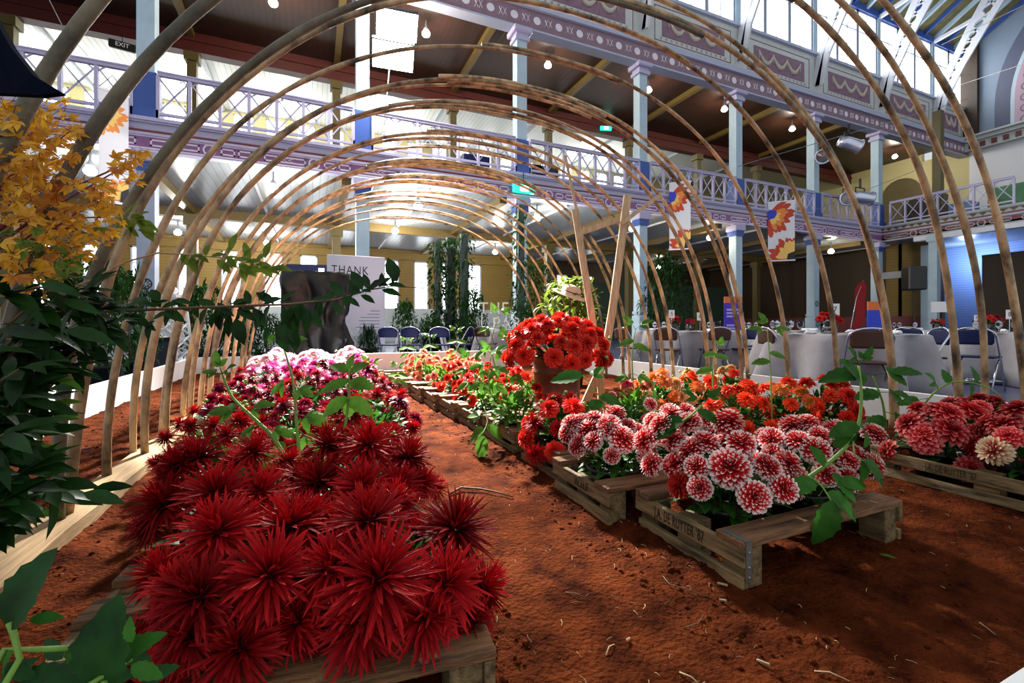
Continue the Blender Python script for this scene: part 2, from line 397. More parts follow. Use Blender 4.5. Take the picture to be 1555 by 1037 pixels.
def sprig(t, pts, leaves, r=.006, label=None, m='stem', lm='leaf_light', kind='serr', W=.55, rng=RNG, name='leafy_shoot'):
    """a stem through world points with compound leaves: (param 0..1, pixel direction dx, dy, size)"""
    base = V(t.location); P = [V(p)-base for p in pts]
    # smooth the path
    Q = []
    for i in range(len(P)-1):
        p0 = P[max(0, i-1)]; p1 = P[i]; p2 = P[i+1]; p3 = P[min(len(P)-1, i+2)]
        for k in range(6):
            u = k/6; Q.append(.5*((2*p1)+(p2-p0)*u+(2*p0-5*p1+4*p2-p3)*u*u+(3*p1-p0-3*p2+p3)*u**3))
    Q.append(P[-1]); n = len(Q)
    mb = MB(); mb.tube(Q, [r*(1-.55*i/(n-1)) for i in range(n)], 7, True, at=.5)
    s = mb.build(name, M[m], t, True)
    if label: s['label'] = label
    lb = MB(); right = V((CY,-SY,0)); fwd = V((SY,CY,0)); up = V((0,0,1))
    for (u, dx, dy, L, nl) in leaves:
        p = Q[min(n-1, int(u*(n-1)))]
        d = right*dx-up*dy+fwd*rng.uniform(-.5,.35)
        nrm = (up*.8-fwd*.7+right*rng.uniform(-.3,.3))
        if nl == 1: leaf(lb, p, d, nrm, L, L*W, kind, .2, rng.uniform(.1,.5), rng.uniform(0,.3))
        else: compound(lb, p, d, nrm, L, kind, nl, W, rng.uniform(0,.3), .0022, rng, rng.uniform(.1,.5))
    if lb.v: lb.build('leaves', M[lm], s, True)
    return s
# ---------------------------------------------------------------- garden bed
def soil_h(x, y):
    n = noise.noise(V((x*2.1, y*2.1, 0)))*.5+noise.noise(V((x*6, y*6, 3)))*.34+noise.noise(V((x*17, y*17, 7)))*.26+noise.noise(V((x*40, y*40, 1)))*.22
    path = max(0, 1-abs(x-.72)/.42) if y > .2 else 0
    rough = .030*(1-.72*path)
    h = -.004+n*rough
    if x < -.8: h += .075*min(1, (-.8-x)/.35)
    h += .02*max(0, min(1, (abs(x-.72)-.28)/.2))*(1 if x < 1.2 and x > -.5 else .3)
    return h
X0, X1, Y0, Y1 = -1.62, 4.42, .30, 8.2
mb = MB(); nx, ny = 380, 480; vs = []
for j in range(ny+1):
    v = j/ny; y = Y0+(Y1-Y0)*v**1.5
    for i in range(nx+1):
        x = X0+(X1-X0)*i/nx; vs.append((x, y, soil_h(x, y)))
fs = [(j*(nx+1)+i, j*(nx+1)+i+1, (j+1)*(nx+1)+i+1, (j+1)*(nx+1)+i) for j in range(ny) for i in range(nx)]
mb.add(vs, fs)
M['soil'] = mat('red_earth', (.125,.028,.008), .97, col2=(.018,.0034,.0016), vscale=7, bump=1.0, bscale=75, detail=12, ramp=(.32,.68), spec=.02)
o = mb.build('soil', M['soil'], None, True); tag(o, 'red earth covering the whole garden bed between the white boards', 'soil', kind='stuff')
# straw, chips and clods lying on the earth: uncountable litter
rg = random.Random(5); mb = MB()
for i in range(650):
    y = .4+4.6*rg.random()**1.6; x = rg.uniform(-.9, 3.4) if rg.random() < .5 else rg.uniform(.35, 1.3)
    L = rg.uniform(.003,.013)*(1.6 if i % 17 == 0 else 1); a = rg.uniform(0, PI); z = soil_h(x, y)+.004
    dx, dy = math.cos(a)*L, math.sin(a)*L; k = rg.uniform(-.3,.3)*L
    mb.tube([(x-dx,y-dy,z), (x+k,y-k,z+.003), (x+dx,y+dy,z+rg.uniform(0,.004))], rg.uniform(.0003,.0009), 4, False)
M['straw'] = mat('dry_straw', (.5,.36,.2), .85, var=.6, vscale=3, rnd=.2)
tag(mb.build('straw_litter', M['straw']), 'pale bits of straw scattered over the red earth path', 'straw', kind='stuff')
mb = MB()
for i in range(4200):
    y = .4+5*rg.random()**1.5; x = rg.choice((rg.uniform(-1.6,-.3), rg.uniform(-1.6,-.9), rg.uniform(1.0,3.2), rg.uniform(.9,1.2), rg.uniform(.3,.5)))
    r = .0025+.0075*rg.random()**2.5; z = soil_h(x, y)
    mb.lathe([(1e-6,-r*.6),(r*.8,-r*.3),(r,r*.1),(r*.6,r*.6),(1e-6,r*.75)], 5, Matrix.Translation(V((x,y,z))) @ Matrix.Rotation(rg.uniform(-.9,.9), 4, 'X') @ Matrix.Rotation(rg.uniform(0,3), 4, 'Z') @ Matrix.Scale(rg.uniform(.7,1.4), 4, (1,0,0)))
tag(mb.build('earth_clods', M['soil'], None, True), 'small crumbs of red earth lying on the bed', 'soil', kind='stuff')
def twig(pts, r, label, m='twig'):
    mb = MB(); P = [ground(x, y) for x, y in pts]
    P = [V((p.x, p.y, soil_h(p.x, p.y)+r*1.1+(.008 if 0 < i < len(P)-1 else 0))) for i, p in enumerate(P)]
    mb.tube(P, [r*(1-.5*i/(len(P)-1)) for i in range(len(P))], 6)
    tag(mb.build('twig', M[m], None, True), label, 'twig')
twig([(682,751),(700,743),(730,744),(755,750),(779,755)], .006, 'long bent brown twig lying across the middle of the path')
twig([(1007,876),(1016,889),(1050,902),(1085,912)], .002, 'thin curved twig beside the stencilled front pallet')
twig([(860,899),(874,905),(895,909)], .0016, 'short dark twig in the middle of the near path')
twig([(1038,953),(1060,950),(1068,932)], .0015, 'forked thin twig on the near path in front of the stencilled pallet')
twig([(1488,945),(1500,962),(1512,968)], .002, 'thin pale straw stalk on the dark earth at lower right', 'straw')
twig([(1032,1020),(1050,1030),(1068,1042)], .0022, 'pale split stick at the bottom of the near path', 'straw')
twig([(920,993),(925,985),(933,978)], .002, 'curved pale twig on the near path', 'straw')
twig([(1237,1018),(1260,1028),(1290,1036)], .002, 'faint dry stalk on the dark earth in the foreground', 'straw')
def chip(px, py, L, ang, w, label):
    p = ground(px, py); mb = MB(); Mx = Matrix.Translation(V((p.x, p.y, soil_h(p.x, p.y)+.007))) @ Matrix.Rotation(ang, 4, 'Z') @ Matrix.Rotation(.12, 4, 'Y')
    mb.box(-L/2, L/2, -w/2, w/2, -.003, .003, Mx, .001); tag(mb.build('wood_chip', M['straw']), label, 'wood chip')
chip(1159,1003,.03,1.9,.005,'pale upright wood chip near the bottom of the path')
chip(954,974,.014,.3,.004,'small pale wood chip lying flat on the near path')
chip(1097,893,.03,2.0,.005,'wood splinter beside the corner of the stencilled pallet')
chip(1098,917,.02,2.2,.004,'wood splinter below the corner of the stencilled pallet')
mb = MB(); p = ground(1335,848); leaf(mb, (0,0,0), (.5,-1,.1), (0,0,1), .05, .022, 'oval', .2, .1)
lf = mb.build('fallen_leaf', M['leaf_light'], None, True, V((p.x, p.y, soil_h(p.x,p.y)+.012))); tag(lf, 'single green leaf fallen on the dark earth by the front pallet', 'leaf')
# white retaining boards
M['white'] = mat('white_painted_board', (.82,.84,.86), .5, var=.05, vscale=2)
def board(x0, x1, y0, y1, label, z1=.315, z0=-.06):
    tag(MB().box(x0, x1, y0, y1, z0, z1, None, .004).build('edging_board', M['white']), label, 'garden edging', 'white boards around the garden bed')
board(-1.66,-1.625,.27,4.3,'long white edging board along the left side of the bed, nearest part')
board(-1.66,-1.625,4.305,8.2,'white edging board along the left side of the bed, far part behind the poles')
board(-1.66,4.46,8.205,8.24,'white edging board closing the far end of the bed')
board(4.425,4.46,.27,8.2,'white edging board along the right side of the bed in front of the tables', .26)
board(-1.66,4.46,.305,.342,'white edging board across the front, its corner at lower right', .25)
t = MB().box(-2.6,-1.75,2.9,4.75,-.05,.46, None, .006).build('plinth', M['white']); tag(t, 'low white plinth outside the left edging board behind the laurel', 'plinth')
# sill beam holding the poles
mb = MB(); n = 60
for i in range(n):
    y0 = .6+i*.13; w = .012*noise.noise(V((0, y0*3, 0))); w2 = .012*noise.noise(V((0, (y0+.13)*3, 0)))
    a0, a1, b0, b1 = -.965, -.965, -.815+w, -.815+w2
    mb.add([(a0,y0,-.03),(b0+.01,y0,-.03),(b0,y0,.055),(a0,y0,.055),(a1,y0+.13,-.03),(b1+.01,y0+.13,-.03),(b1,y0+.13,.055),(a1,y0+.13,.055)],
           [(1,5,6,2),(2,6,7,3),(3,7,4,0)]+([(0,1,2,3)] if i == 0 else [])+([(5,4,7,6)] if i == n-1 else []))
tag(mb.build('sill_beam', M['beam']), 'long pale rough-sawn beam on the earth holding the left feet of the bent poles', 'beam')
# bent pole hoops
def superell(t, c=1.605, a=2.495, b=2.7, e=2.25):
    x = math.cos(t); z = math.sin(t); k = (abs(x)**e+abs(z)**e)**(-1/e)
    return c-a*x*k, b*z*k
def pole(parent, rg, yl, yr, t0, t1, b, dy, xl=0, zf=0.0, rbase=.022, m='wood_pole'):
    n = 46; P = []; R = []; ph = rg.uniform(0, 9)
    for i in range(n+1):
        f = t0+(t1-t0)*i/n; x, z = superell(PI*f, b=b)
        s = (x+.89)/4.99; y = yl+(yr-yl)*s+dy
        q = 1-abs(2*f-1)
        w = .014*math.sin(3.3*f*PI+ph)+.008*math.sin(9*f*PI+ph*2)
        P.append((x+w*.7+xl*(1-s), y+w, max(z, 0)+w*.8*q+(zf if z < .02 else 0)))
        R.append((rbase-.008*min(1, q*1.3))*(1+.07*math.sin(37*f+ph)+.05*math.sin(83*f+ph)))
    P = [V(p)-V(parent.location) for p in P]
    mb = MB(); mb.tube(P, R, 9); mb.build('pole', M[m], parent, True)
HOOPS = [(1.52,1.29,2.7,0),(1.8,1.62,2.7,0),(2.3,2.02,2.66,0),(2.36,2.40,2.7,0),(2.88,2.86,2.7,-.05),(3.3,3.3,2.7,0),(3.36,3.38,2.68,-.07),(3.68,3.66,2.7,0),(3.78,3.8,2.7,-.05),
         (4.34,4.36,2.7,0),(4.48,4.5,2.7,-.06),(4.7,4.72,2.7,0),(5.18,5.2,2.7,0),(5.36,5.34,2.7,-.06),(5.75,5.76,2.7,0),(6.0,6.02,2.7,-.05),(6.42,6.44,2.7,0),(6.68,6.68,2.7,-.04),(7.06,7.06,2.7,0),(7.54,7.54,2.7,0),(7.95,7.95,2.66,0)]
rg = random.Random(21)
for i, (yl, yr, b, xl) in enumerate(HOOPS):
    lab = 'bent wooden pole hoop, %s from the front of the tunnel' % ORD[i] if i < len(HOOPS)-1 else 'bent wooden pole hoop closing the far end of the tunnel'
    t = thing('pole_hoop', lab, 'bent pole', (1.6, (yl+yr)/2, 0), 0, 'bent pole hoops of the tunnel')
    k = rg.uniform(.07,.14); dd = rg.uniform(.008,.022)*rg.choice((-1,1))
    pole(t, rg, yl, yr, 0, .5+k, b, 0, xl, .055 if xl == 0 else 0, rg.uniform(.019,.0245), 'pole_shade' if i < 3 else 'wood_pole')
    pole(t, rg, yl, yr, .5-k, 1, b+.03, dd+.025, 0, 0, rg.uniform(.019,.0245))
t = thing('leaning_pole', 'extra bent pole between the third and fourth hoops, on the right side only', 'bent pole', (1.6,1.9,0), 0, 'bent pole hoops of the tunnel')
pole(t, rg, 2.25, 2.05, .47, 1, 2.76, 0)
t = thing('leaning_pole', 'extra bent pole beside the second hoop, on the right side only', 'bent pole', (1.6,1.5,0), 0, 'bent pole hoops of the tunnel')
pole(t, rg, 1.72, 1.5, .44, 1, 2.76, 0)
# ---------------------------------------------------------------- pallets
M['faded'] = mat('faded_stencil_paint', (.04,.025,.016), .9)
def pallet(cx, cy, w, d, label, rot=0.0, slats=None, lettering=None, bracket=False, h=.15, side='x'):
    """w along x, d along y; side boards along y carry slats laid along x"""
    t = thing('pallet', label, 'wooden pallet', (cx, cy, 0), rot, 'wooden pallets carrying the dahlias')
    rg = random.Random(int(cx*991+cy*577))
    for sx in (-1, 1):
        x0, x1 = (sx*w/2-.022, sx*w/2) if sx > 0 else (sx*w/2, sx*w/2+.022)
        mb = MB().box(x0, x1, -d/2, d/2, h-.078, h-.022, None, .002); mb.build('side_board', M['pallet_y'], t)
        MB().box(x0, x1, -d/2+.004, d/2-.02, .0, .042, None, .002).build('base_board', M['pallet_y'], t)
        for q in (-1, 0, 1):
            y = q*(d/2-.055); xx = x0+.022 if sx < 0 else x1-.022-.07
            MB().box(xx, xx+.07, y-.045, y+.045, 0, h-.022, None, .003).build('block', M['pallet_y'], t)
    for (y0, y1) in (slats or ((-d/2, -d/2+.105), (d/2-.085, d/2))):
        if y1-y0 < .01: continue
        MB().box(-w/2-.002, w/2+.002, y0, y1, h-.0215, h, None, .003).build('slat', M['pallet'], t)
    if lettering:
        s, size, yc, zc = lettering[:4]
        text(s, size, M['stencil' if len(lettering) < 6 else 'faded'], 'stencilled_lettering', t, Matrix.Translation(V((-w/2-.0012, yc, zc))) @ Matrix.Rotation(-PI/2, 4, 'Z') @ Matrix.Rotation(PI/2, 4, 'X') @ Matrix.Scale(lettering[4], 4, (1,0,0)), .0006, 1.1)
    if bracket:
        mb = MB(); y = -d/2-.003
        mb.box(-w/2+.006, -w/2+.03, y, y+.003, .03, h+.0015); mb.box(-w/2+.006, -w/2+.03, y, y+.09, h+.0005, h+.003)
        for z in (.045,.075,.12): mb.sphere((-w/2+.018, y, z), .004, 8, 4)
        mb.build('metal_strap', M['steel'], t)
    return t
# ---------------------------------------------------------------- pallets in place
pallet(-.06, 1.2, .86, .62, 'worn wooden pallet under the nearest dark red dahlias, at bottom left', -.1, ((-.31,-.2),(.055,.145),(.225,.31)), None, True)
pallet(1.595, 1.215, .83, .5, 'wooden pallet lettered J.A. DE RUYTER, nearest of the right row', 0, None, ("J.A. DE RUYTER '87", .055, .02, .1, .47), True)
pallet(1.5, 1.735, .83, .48, 'wooden pallet lettered W.H.F behind the nearest one of the right row', -.02, None, ('W.H.F', .05, -.03, .1, .8))
RL = ['third pallet of the right row, below the bright red cactus dahlias', 'slatted pallet of the right row carrying the brown tub', 'pallet of the right row just beyond the brown tub']
four = lambda d: ((-d/2,-d/2+.09),(-d/2+.13,-d/2+.2),(d/2-.2,d/2-.13),(d/2-.08,d/2))
pallet(1.56, 2.255, .83, .48, RL[0], 0.01, None)
pallet(1.55, 2.84, .83, .6, RL[1], -.015, ((-.3,-.21),(-.18,-.08),(-.05,.05),(.08,.17),(.2,.3)))
pallet(1.53, 3.42, .83, .48, RL[2], .02, None)
for i, y in enumerate((3.93, 4.44, 4.95, 5.46, 5.97, 6.48)):
    pallet(1.5-.03*i, y, .83, .48, '%s pallet of the right row counted back from the path front' % ORD[6+i], .015*(-1)**i)
pallet(3.21, 1.03, .84, .92, 'dark wooden pallet with faint lettering under the rose dahlias at the right edge', 0, ((-.46,-.37),(.37,.46)), ("J.A. DE RUYTER '87", .05, .12, .1, .42, 1))
pallet(2.98, 2.12, 1.3, .5, 'wide pallet under the orange red dahlias in the middle of the right side', 0)
pallet(2.98, 2.92, 1.3, .5, 'wide pallet under the peach dahlias before the right edging board', 0)
# ---------------------------------------------------------------- potted dahlias, left row
GL = 'potted dahlias of the left row'; GR = 'potted dahlias of the right row'; GM = 'potted dahlias in the middle of the right side'
A1 = plant((-.13,1.15), (.205,.21,.23), 'cactus', 17, .088, 'large dark red cactus dahlias at bottom left on the nearest pallet', GL, [(300,905,165),(330,805,150),(285,970,120),(412,868,165),(365,985,150),(262,890,110)], folr=.9)
A2 = plant((.16,1.1), (.235,.21,.23), 'cactus', 18, .088, 'large dark red cactus dahlias nearest the path on the nearest left pallet', GL, [(440,800,150),(560,785,150),(695,800,150),(575,880,195),(680,885,150),(645,940,130),(500,862,150),(545,950,160),(450,945,120)], folr=.9)
B1 = plant((-.21,1.68), (.235,.24,.25), 'cactus', 19, .075, 'dark red cactus dahlias beside the sill beam in the second place of the left row', GL, [(250,765,120),(330,750,125),(395,745,100),(300,695,100),(222,800,80),(270,705,90)])
B2 = plant((.17,1.64), (.25,.24,.25), 'cactus', 19, .075, 'dark red cactus dahlias beside the path in the second place of the left row', GL, [(480,730,110),(548,738,105),(605,738,95),(560,675,110),(620,695,95),(500,672,100),(640,735,75)])
rows = [(2.2,'cactus','cactus','dark red cactus dahlias',.066),(2.72,'cactus','magenta','crimson and magenta dahlias',.062),(3.25,'magenta','magenta','magenta dahlias',.058),(3.8,'magenta','cactus','deep magenta dahlias',.058),
        (4.35,'hotpink','magenta','hot pink dahlias',.06),(4.9,'pale','hotpink','pale and hot pink dahlias',.068),(5.45,'pale','pale','pale pink dahlias',.075),(6.0,'pale','pale','white and pale pink dahlias',.075)]
for i, (y, k1, k2, nm, rb) in enumerate(rows):
    trio = ((-.28,'beside the poles'),(.16,'beside the path')) if i == 0 else ((-.45,'beside the poles'),(-.05,'in mid row'),(.34,'beside the path'))
    for j, (x, wh) in enumerate(trio):
        plant((x+.02*((i*7) % 3-1)+.012*i, y+.03*(j-.5)), (.25,.265,.25+.02*((i+j) % 2)+(.1 if i > 4 else .03*max(0,i-1))), k1, 24 if i < 5 else 18, rb*(1.25 if i > 4 else 1.0), '%s %s, %s place of the left row' % (nm, wh, ORD[i+2]), GL, mixk=[k1, k1, k2], buds=4+3*((i+j) % 2))
# right row
R1A = plant((1.4,1.215), (.225,.22,.24), 'ball', 27, .052, 'white tipped red ball dahlias nearest the path on the stencilled front pallet', GR, elev=1.2, px=[(1028,735,44,'plainred'),(1145,754,52),(1108,708,66),(1048,683,44),(985,703,40),(975,665,44),(1105,640,50),(1070,668,44),(1165,708,44),(1020,665,40),(1125,672,46),(1190,742,46),(1200,700,44),(1000,640,40),(1045,640,40)])
R1B = plant((1.8,1.21), (.225,.22,.24), 'ball', 27, .05, 'white tipped red ball dahlias at the outer end of the stencilled front pallet', GR, elev=1.2, px=[(1205,645,44),(1170,665,40),(1240,680,46),(1270,650,40),(1328,658,38),(1330,705,44),(1255,720,40),(1300,690,44),(1212,665,40),(1225,640,36)])
R2A = plant((1.27,1.74), (.19,.19,.22), 'ball', 22, .048, 'rounded white tipped red dahlias nearest the path on the pallet lettered W.H.F', GR, elev=1.2, px=[(860,655,36),(893,650,40),(925,645,40),(946,665,46),(926,652,34),(900,635,36),(880,640,34),(935,628,34),(865,640,34)])
R2B = plant((1.69,1.74), (.22,.2,.23), 'ball', 26, .048, 'white tipped red dahlias on the outer half of the pallet lettered W.H.F', GR, elev=1.2)
R3A = plant((1.3,2.25), (.22,.2,.25), 'redcactus', 24, .066, 'bright red cactus dahlias with many green buds in front of the brown tub', GR, mixk=['redcactus','redcactus','scarlet'], buds=26)
R3B = plant((1.75,2.26), (.21,.2,.26), 'ball', 9, .04, 'sparse small white tipped dahlias with long leaves right of the tub', GR, mixk=['ball','rose'], buds=10, fol='leaf')
R4A = plant((1.26,2.79), (.235,.24,.28), 'scarlet', 5, .045, 'leafy light green dahlia with few red flowers left of the brown tub', GR, fol='leaf_light', buds=10, potz=.02)
R5A = plant((1.3,3.42), (.23,.22,.29), 'scarlet', 7, .05, 'light green dahlia with red flowers behind the leafy one in the right row', GR, fol='leaf_light', buds=8)
plant((1.75,3.42), (.24,.22,.3), 'coral', 6, .05, 'leafy dahlia with coral flowers hidden behind the brown tub', GR, fol='leaf_light', buds=6)
far = [(3.93,'scarlet','red dahlias','leaf_light'),(4.44,'scarlet','red button dahlias','leaf'),(4.95,'coral','coral dahlias','leaf_light'),(5.46,'coral','salmon dahlias','leaf_light'),(5.97,'coral','salmon pink dahlias','leaf_light')]
for i, (y, k, nm, fo) in enumerate(far):
    for j, (x, wh) in enumerate(((1.37,'beside the path'),(1.74,'on the outer side'))):
        plant((x-.02*i, y), (.2,.215,.25+.02*i), k, 20 if j == 0 else 12, .05, '%s %s, on the %s pallet of the right row' % (nm, wh, ORD[6+i]), GR, fol=fo, buds=5, mixk=[k, k, 'coral' if i > 1 else k])
R4B = plant((2.13,2.66), (.2,.2,.27), 'ball', 9, .045, 'small leafy dahlia with pink and white tipped flowers below the wooden trestle', GR, mixk=['ball','coral','rose'], fol='leaf_light', buds=6)
mid = [((2.56,2.12),'orange','fiery orange red dahlias at the inner end of the wide pallet',22,['orange']),((2.98,2.12),'orange','orange red dahlias in the middle of the wide pallet',22,['orange','orange','spark']),((3.41,2.12),'orange','loose red orange dahlias at the outer end of the wide pallet',22,['orange','scarlet','orange']),
       ((2.56,2.92),'peach','yellow and peach dahlias at the inner end of the rear wide pallet',20,['peach','peach','spark']),((2.98,2.92),'spark','spiky orange and yellow dahlias in the middle of the rear wide pallet',19,['spark','orange','peach']),((3.41,2.92),'peach','tall peach dahlias at the outer end of the rear wide pallet',19,['peach','orange','peach'])]
MP = [plant(p, (.235,.22,.28), k, n, .062, lb, GM, mixk=mx, buds=8) for p, k, lb, n, mx in mid]
RRA = plant((2.98,1.28), (.24,.21,.25), 'rose', 19, .066, 'rose red dahlias with pale petal edges at the inner corner of the right edge pallet', GM,
   [(1378,640,50),(1402,658,52),(1445,650,56),(1400,690,0) if 0 else (1405,668,46),(1440,625,50),(1480,620,50),(1425,620,40)])
RRB = plant((3.0,.93), (.22,.2,.25), 'rose', 18, .062, 'rose red dahlias with one cream flower at the right edge of the picture', GM,
   [(1475,678,46),(1510,684,46,'cream'),(1520,640,50),(1530,660,40),(1500,640,46),(1545,615,50)])
RRC = plant((3.42,1.28), (.22,.21,.26), 'rose', 16, .062, 'dusky rose dahlias at the back of the right edge pallet', GM)
# brown tub of scarlet dahlias
TUB = (1.645, 2.925)
M['tub'] = mat('rusty_brown_tub', (.17,.045,.022), .45, .35, var=.5, vscale=7)
TB = thing('flower_tub', 'round brown metal tub heaped with scarlet dahlias on the slatted pallet', 'flower tub', (TUB[0], TUB[1], .15))
TB.location.z = .1515
pr = [(.158,0),(.164,.004),(.166,.15),(.172,.158),(.166,.166),(.17,.3),(.177,.308),(.171,.316),(.175,.405),(.184,.41),(.184,.43),(.174,.432),(.168,.39),(0,.39)]
MB().lathe(pr, 40).build('tub_body', M['tub'], TB, True)
inst('compost', SOIL_ME, TB, (0,0,.395-.124*.3), None, (1.5,1.5,.3))
inst('foliage', FOL['leaf'][0], TB, (0,0,.40), (0,0,1), (.26,.26,.17))
rg = random.Random(77); cen = V((TUB[0], TUB[1], .1515+.41)); RT = (.385,.33,.285); pts = []
for i in range(2000):
    if len(pts) >= 56: break
    z = rg.uniform(-.12,1); ph = rg.uniform(0, 6.283); s = math.sqrt(1-z*z); p = V((s*math.cos(ph)*RT[0], s*math.sin(ph)*RT[1], z*RT[2])); r = rg.uniform(.058,.078)
    if all((p-q).length > (r+w)*.74 for q, w in pts): pts.append((p, r))
for p, r in pts:
    n = V((p.x/RT[0]**2, p.y/RT[1]**2, p.z/RT[2]**2)).normalized()+V((rg.uniform(-.3,.3), rg.uniform(-.3,.3), .1))
    inst('bloom', rg.choice(BM['scarlet']), TB, p+V((0,0,.42)), orient(n, rg), r)
for i in range(18):
    z = rg.uniform(.05,.95); ph = rg.uniform(0, 6.283); s = math.sqrt(1-z*z); k = rg.uniform(1.08,1.2)
    p = V((s*math.cos(ph)*RT[0]*k, s*math.sin(ph)*RT[1]*k, z*RT[2]*k+.41)); inst('bud', BUD, TB, p, orient(p, rg), rg.uniform(.009,.014))
# ---------------------------------------------------------------- shoots rising out of the flowers
rg = random.Random(3)
sprig(B1, [at(438,705,1.68), at(415,665,1.7), at(385,635,1.72), at(352,602,1.74), at(338,568,1.76)], [(1,-.2,-1,.1,3),(1,.7,-.5,.09,3),(1,-1,-.2,.08,3),(.62,-1,.0,.15,3),(.62,.9,-.4,.13,3),(.42,-.8,.4,.1,3),(.4,.8,.2,.12,3),(.12,-1,.5,.16,3),(.15,.7,.5,.1,3)], .009)
sprig(B1, [at(455,700,1.7), at(450,640,1.78), at(444,575,1.84), at(428,520,1.88)], [(1,0,-1,.08,3),(1,-1,-.4,.1,3),(1,1,-.3,.1,3),(.7,-.8,.5,.13,3),(.65,.9,.3,.12,3),(.4,1,.1,.16,3),(.3,.8,.7,.13,3),(.2,-.9,.3,.15,3),(.1,.9,.2,.16,3),(.06,.4,.8,.13,3)], .007)
sprig(B2, [at(522,660,1.72), at(528,620,1.74), at(530,590,1.75), at(530,562,1.76)], [(1,0,-1,.07,1),(.95,-1,-.5,.1,1),(.95,1,-.5,.1,1),(.8,-1,.2,.12,1),(.8,1,.1,.12,1),(.55,-1,.5,.12,1),(.55,1,.5,.12,1),(.5,0,.8,.1,1)], .006)
sprig(R1B, [at(1212,735,1.62), at(1262,700,1.6), at(1298,660,1.58), at(1308,610,1.58), at(1304,555,1.6)], [(1,-.7,-1,.09,3),(1,.4,-1,.08,3),(.93,-1,-.1,.13,1),(.9,-.7,-.8,.12,1),(.62,-1,.3,.11,1),(.6,.8,.6,.12,1),(.55,-.5,.5,.1,1),(.22,-.6,-.7,.1,1)], .008, lm='leaf')
sprig(R1B, [at(1225,722,1.58), at(1245,735,1.52), at(1262,760,1.47)], [(1,-.3,1,.16,1),(.9,.6,.9,.14,1),(.4,-1,.2,.12,1),(.6,1,-.1,.17,3),(.8,1,.5,.13,1)], .004, lm='leaf')
sprig(R1B, [at(1296,665,1.58), at(1298,690,1.55), at(1312,700,1.54)], [(1,.8,.7,.16,1),(.9,.2,.9,.1,1)], .003, lm='leaf')
sprig(R1A, [at(1020,650,1.75), at(1050,630,1.72), at(1070,610,1.72)], [(1,.7,-.7,.08,3),(.9,-.6,-.7,.09,3),(.7,.8,.4,.1,1),(.4,-1,.3,.13,1),(.2,-1,.4,.1,1)], .005, lm='leaf')
sprig(MP[2], [at(1345,650,2.6), at(1340,610,2.6), at(1325,570,2.6)], [(1,-1,-.2,.22,3),(1,.9,-.2,.24,3),(.7,1,.1,.2,3),(.7,-1,.2,.16,1),(.4,.8,.3,.16,3),(.3,-.6,.4,.15,1)], .008, lm='leaf')
sprig(MP[2], [at(1395,625,2.7), at(1420,595,2.65), at(1450,580,2.6), at(1495,586,2.5), at(1520,602,2.45)], [(.3,-.6,-.8,.14,3),(.45,.2,-1,.1,1),(.65,.3,1,.1,1),(.7,.1,-1,.1,1),(1,.5,.8,.1,1),(.2,-1,.2,.16,3),(.05,-1,-.5,.18,3)], .006, lm='leaf')
sprig(MP[1], [at(1172,640,2.9), at(1170,560,2.95), at(1165,500,3.0)], [(1,-.3,-1,.13,3),(1,1,-.1,.16,3),(1,-1,-.1,.13,3),(.7,.9,.2,.12,1),(.6,-1,.1,.12,1)], .006)
sprig(MP[0], [at(1085,610,3.0), at(1082,560,3.05), at(1090,530,3.05)], [(1,.5,-1,.1,3),(.9,-1,0,.1,1),(.8,1,0,.12,1),(.5,-.9,.2,.12,1)], .005)
sprig(R4B, [at(962,590,3.3), at(960,540,3.35), at(965,500,3.4)], [(1,-.6,-.9,.15,3),(1,.7,-.6,.15,3),(.8,-.9,.2,.12,1),(.7,.9,.2,.14,1),(.3,.8,.3,.15,3),(.3,-.8,.3,.15,3)], .006)
sprig(R3B, [at(930,660,2.55), at(915,610,2.6), at(885,570,2.65)], [(1,-1,.1,.2,1),(.9,.6,-.6,.15,3),(.6,1,.2,.16,1),(.5,-1,.4,.16,1),(.3,.9,.4,.2,3)], .005, lm='leaf')
for (px, py, d, h, T) in ((745,600,3.1,60,R4A),(770,590,3.2,75,R4A),(720,595,3.3,45,R5A),(752,560,3.6,80,R5A)):
    sprig(T, [at(px,py,d), at(px+rg.uniform(-6,6),py-h*.5,d), at(px+rg.uniform(-8,8),py-h,d)], [(1,-.5,-.9,.13,3),(1,.7,-.6,.14,3),(.75,-1,.1,.15,3),(.7,1,.1,.15,3),(.45,-.9,.4,.16,3),(.4,.9,.4,.16,3)], .006)
sprig(R4A, [at(735,618,3.0), at(740,640,2.9), at(732,660,2.8)], [(1,0,1,.16,1),(.8,-1,.5,.16,1),(.7,1,.6,.15,1),(.4,-1,0,.15,3),(.3,.8,-.2,.14,3)], .004)
for (px, py, d, h, y) in ((545,610,4.2,50,0),(560,600,4.3,45,0),(600,585,5,25,1),(615,545,6.4,25,1),(650,545,6.2,30,1),(690,545,5.4,40,1)):
    T = [o for o in C.objects if o.name.startswith('potted_dahlia') and o.get('group') == (GL if y == 0 else GR)]
    p = at(px, py, d); T = min(T, key=lambda o: (o.location.xy-p.xy).length)
    sprig(T, [p, at(px+4,py-h*.5,d), at(px+2,py-h,d)], [(1,-.6,-.8,.13,3),(1,.7,-.6,.13,3),(.7,-1,.1,.13,1),(.7,1,.1,.13,1),(.4,-1,.4,.12,1),(.4,1,.4,.12,1)], .005)
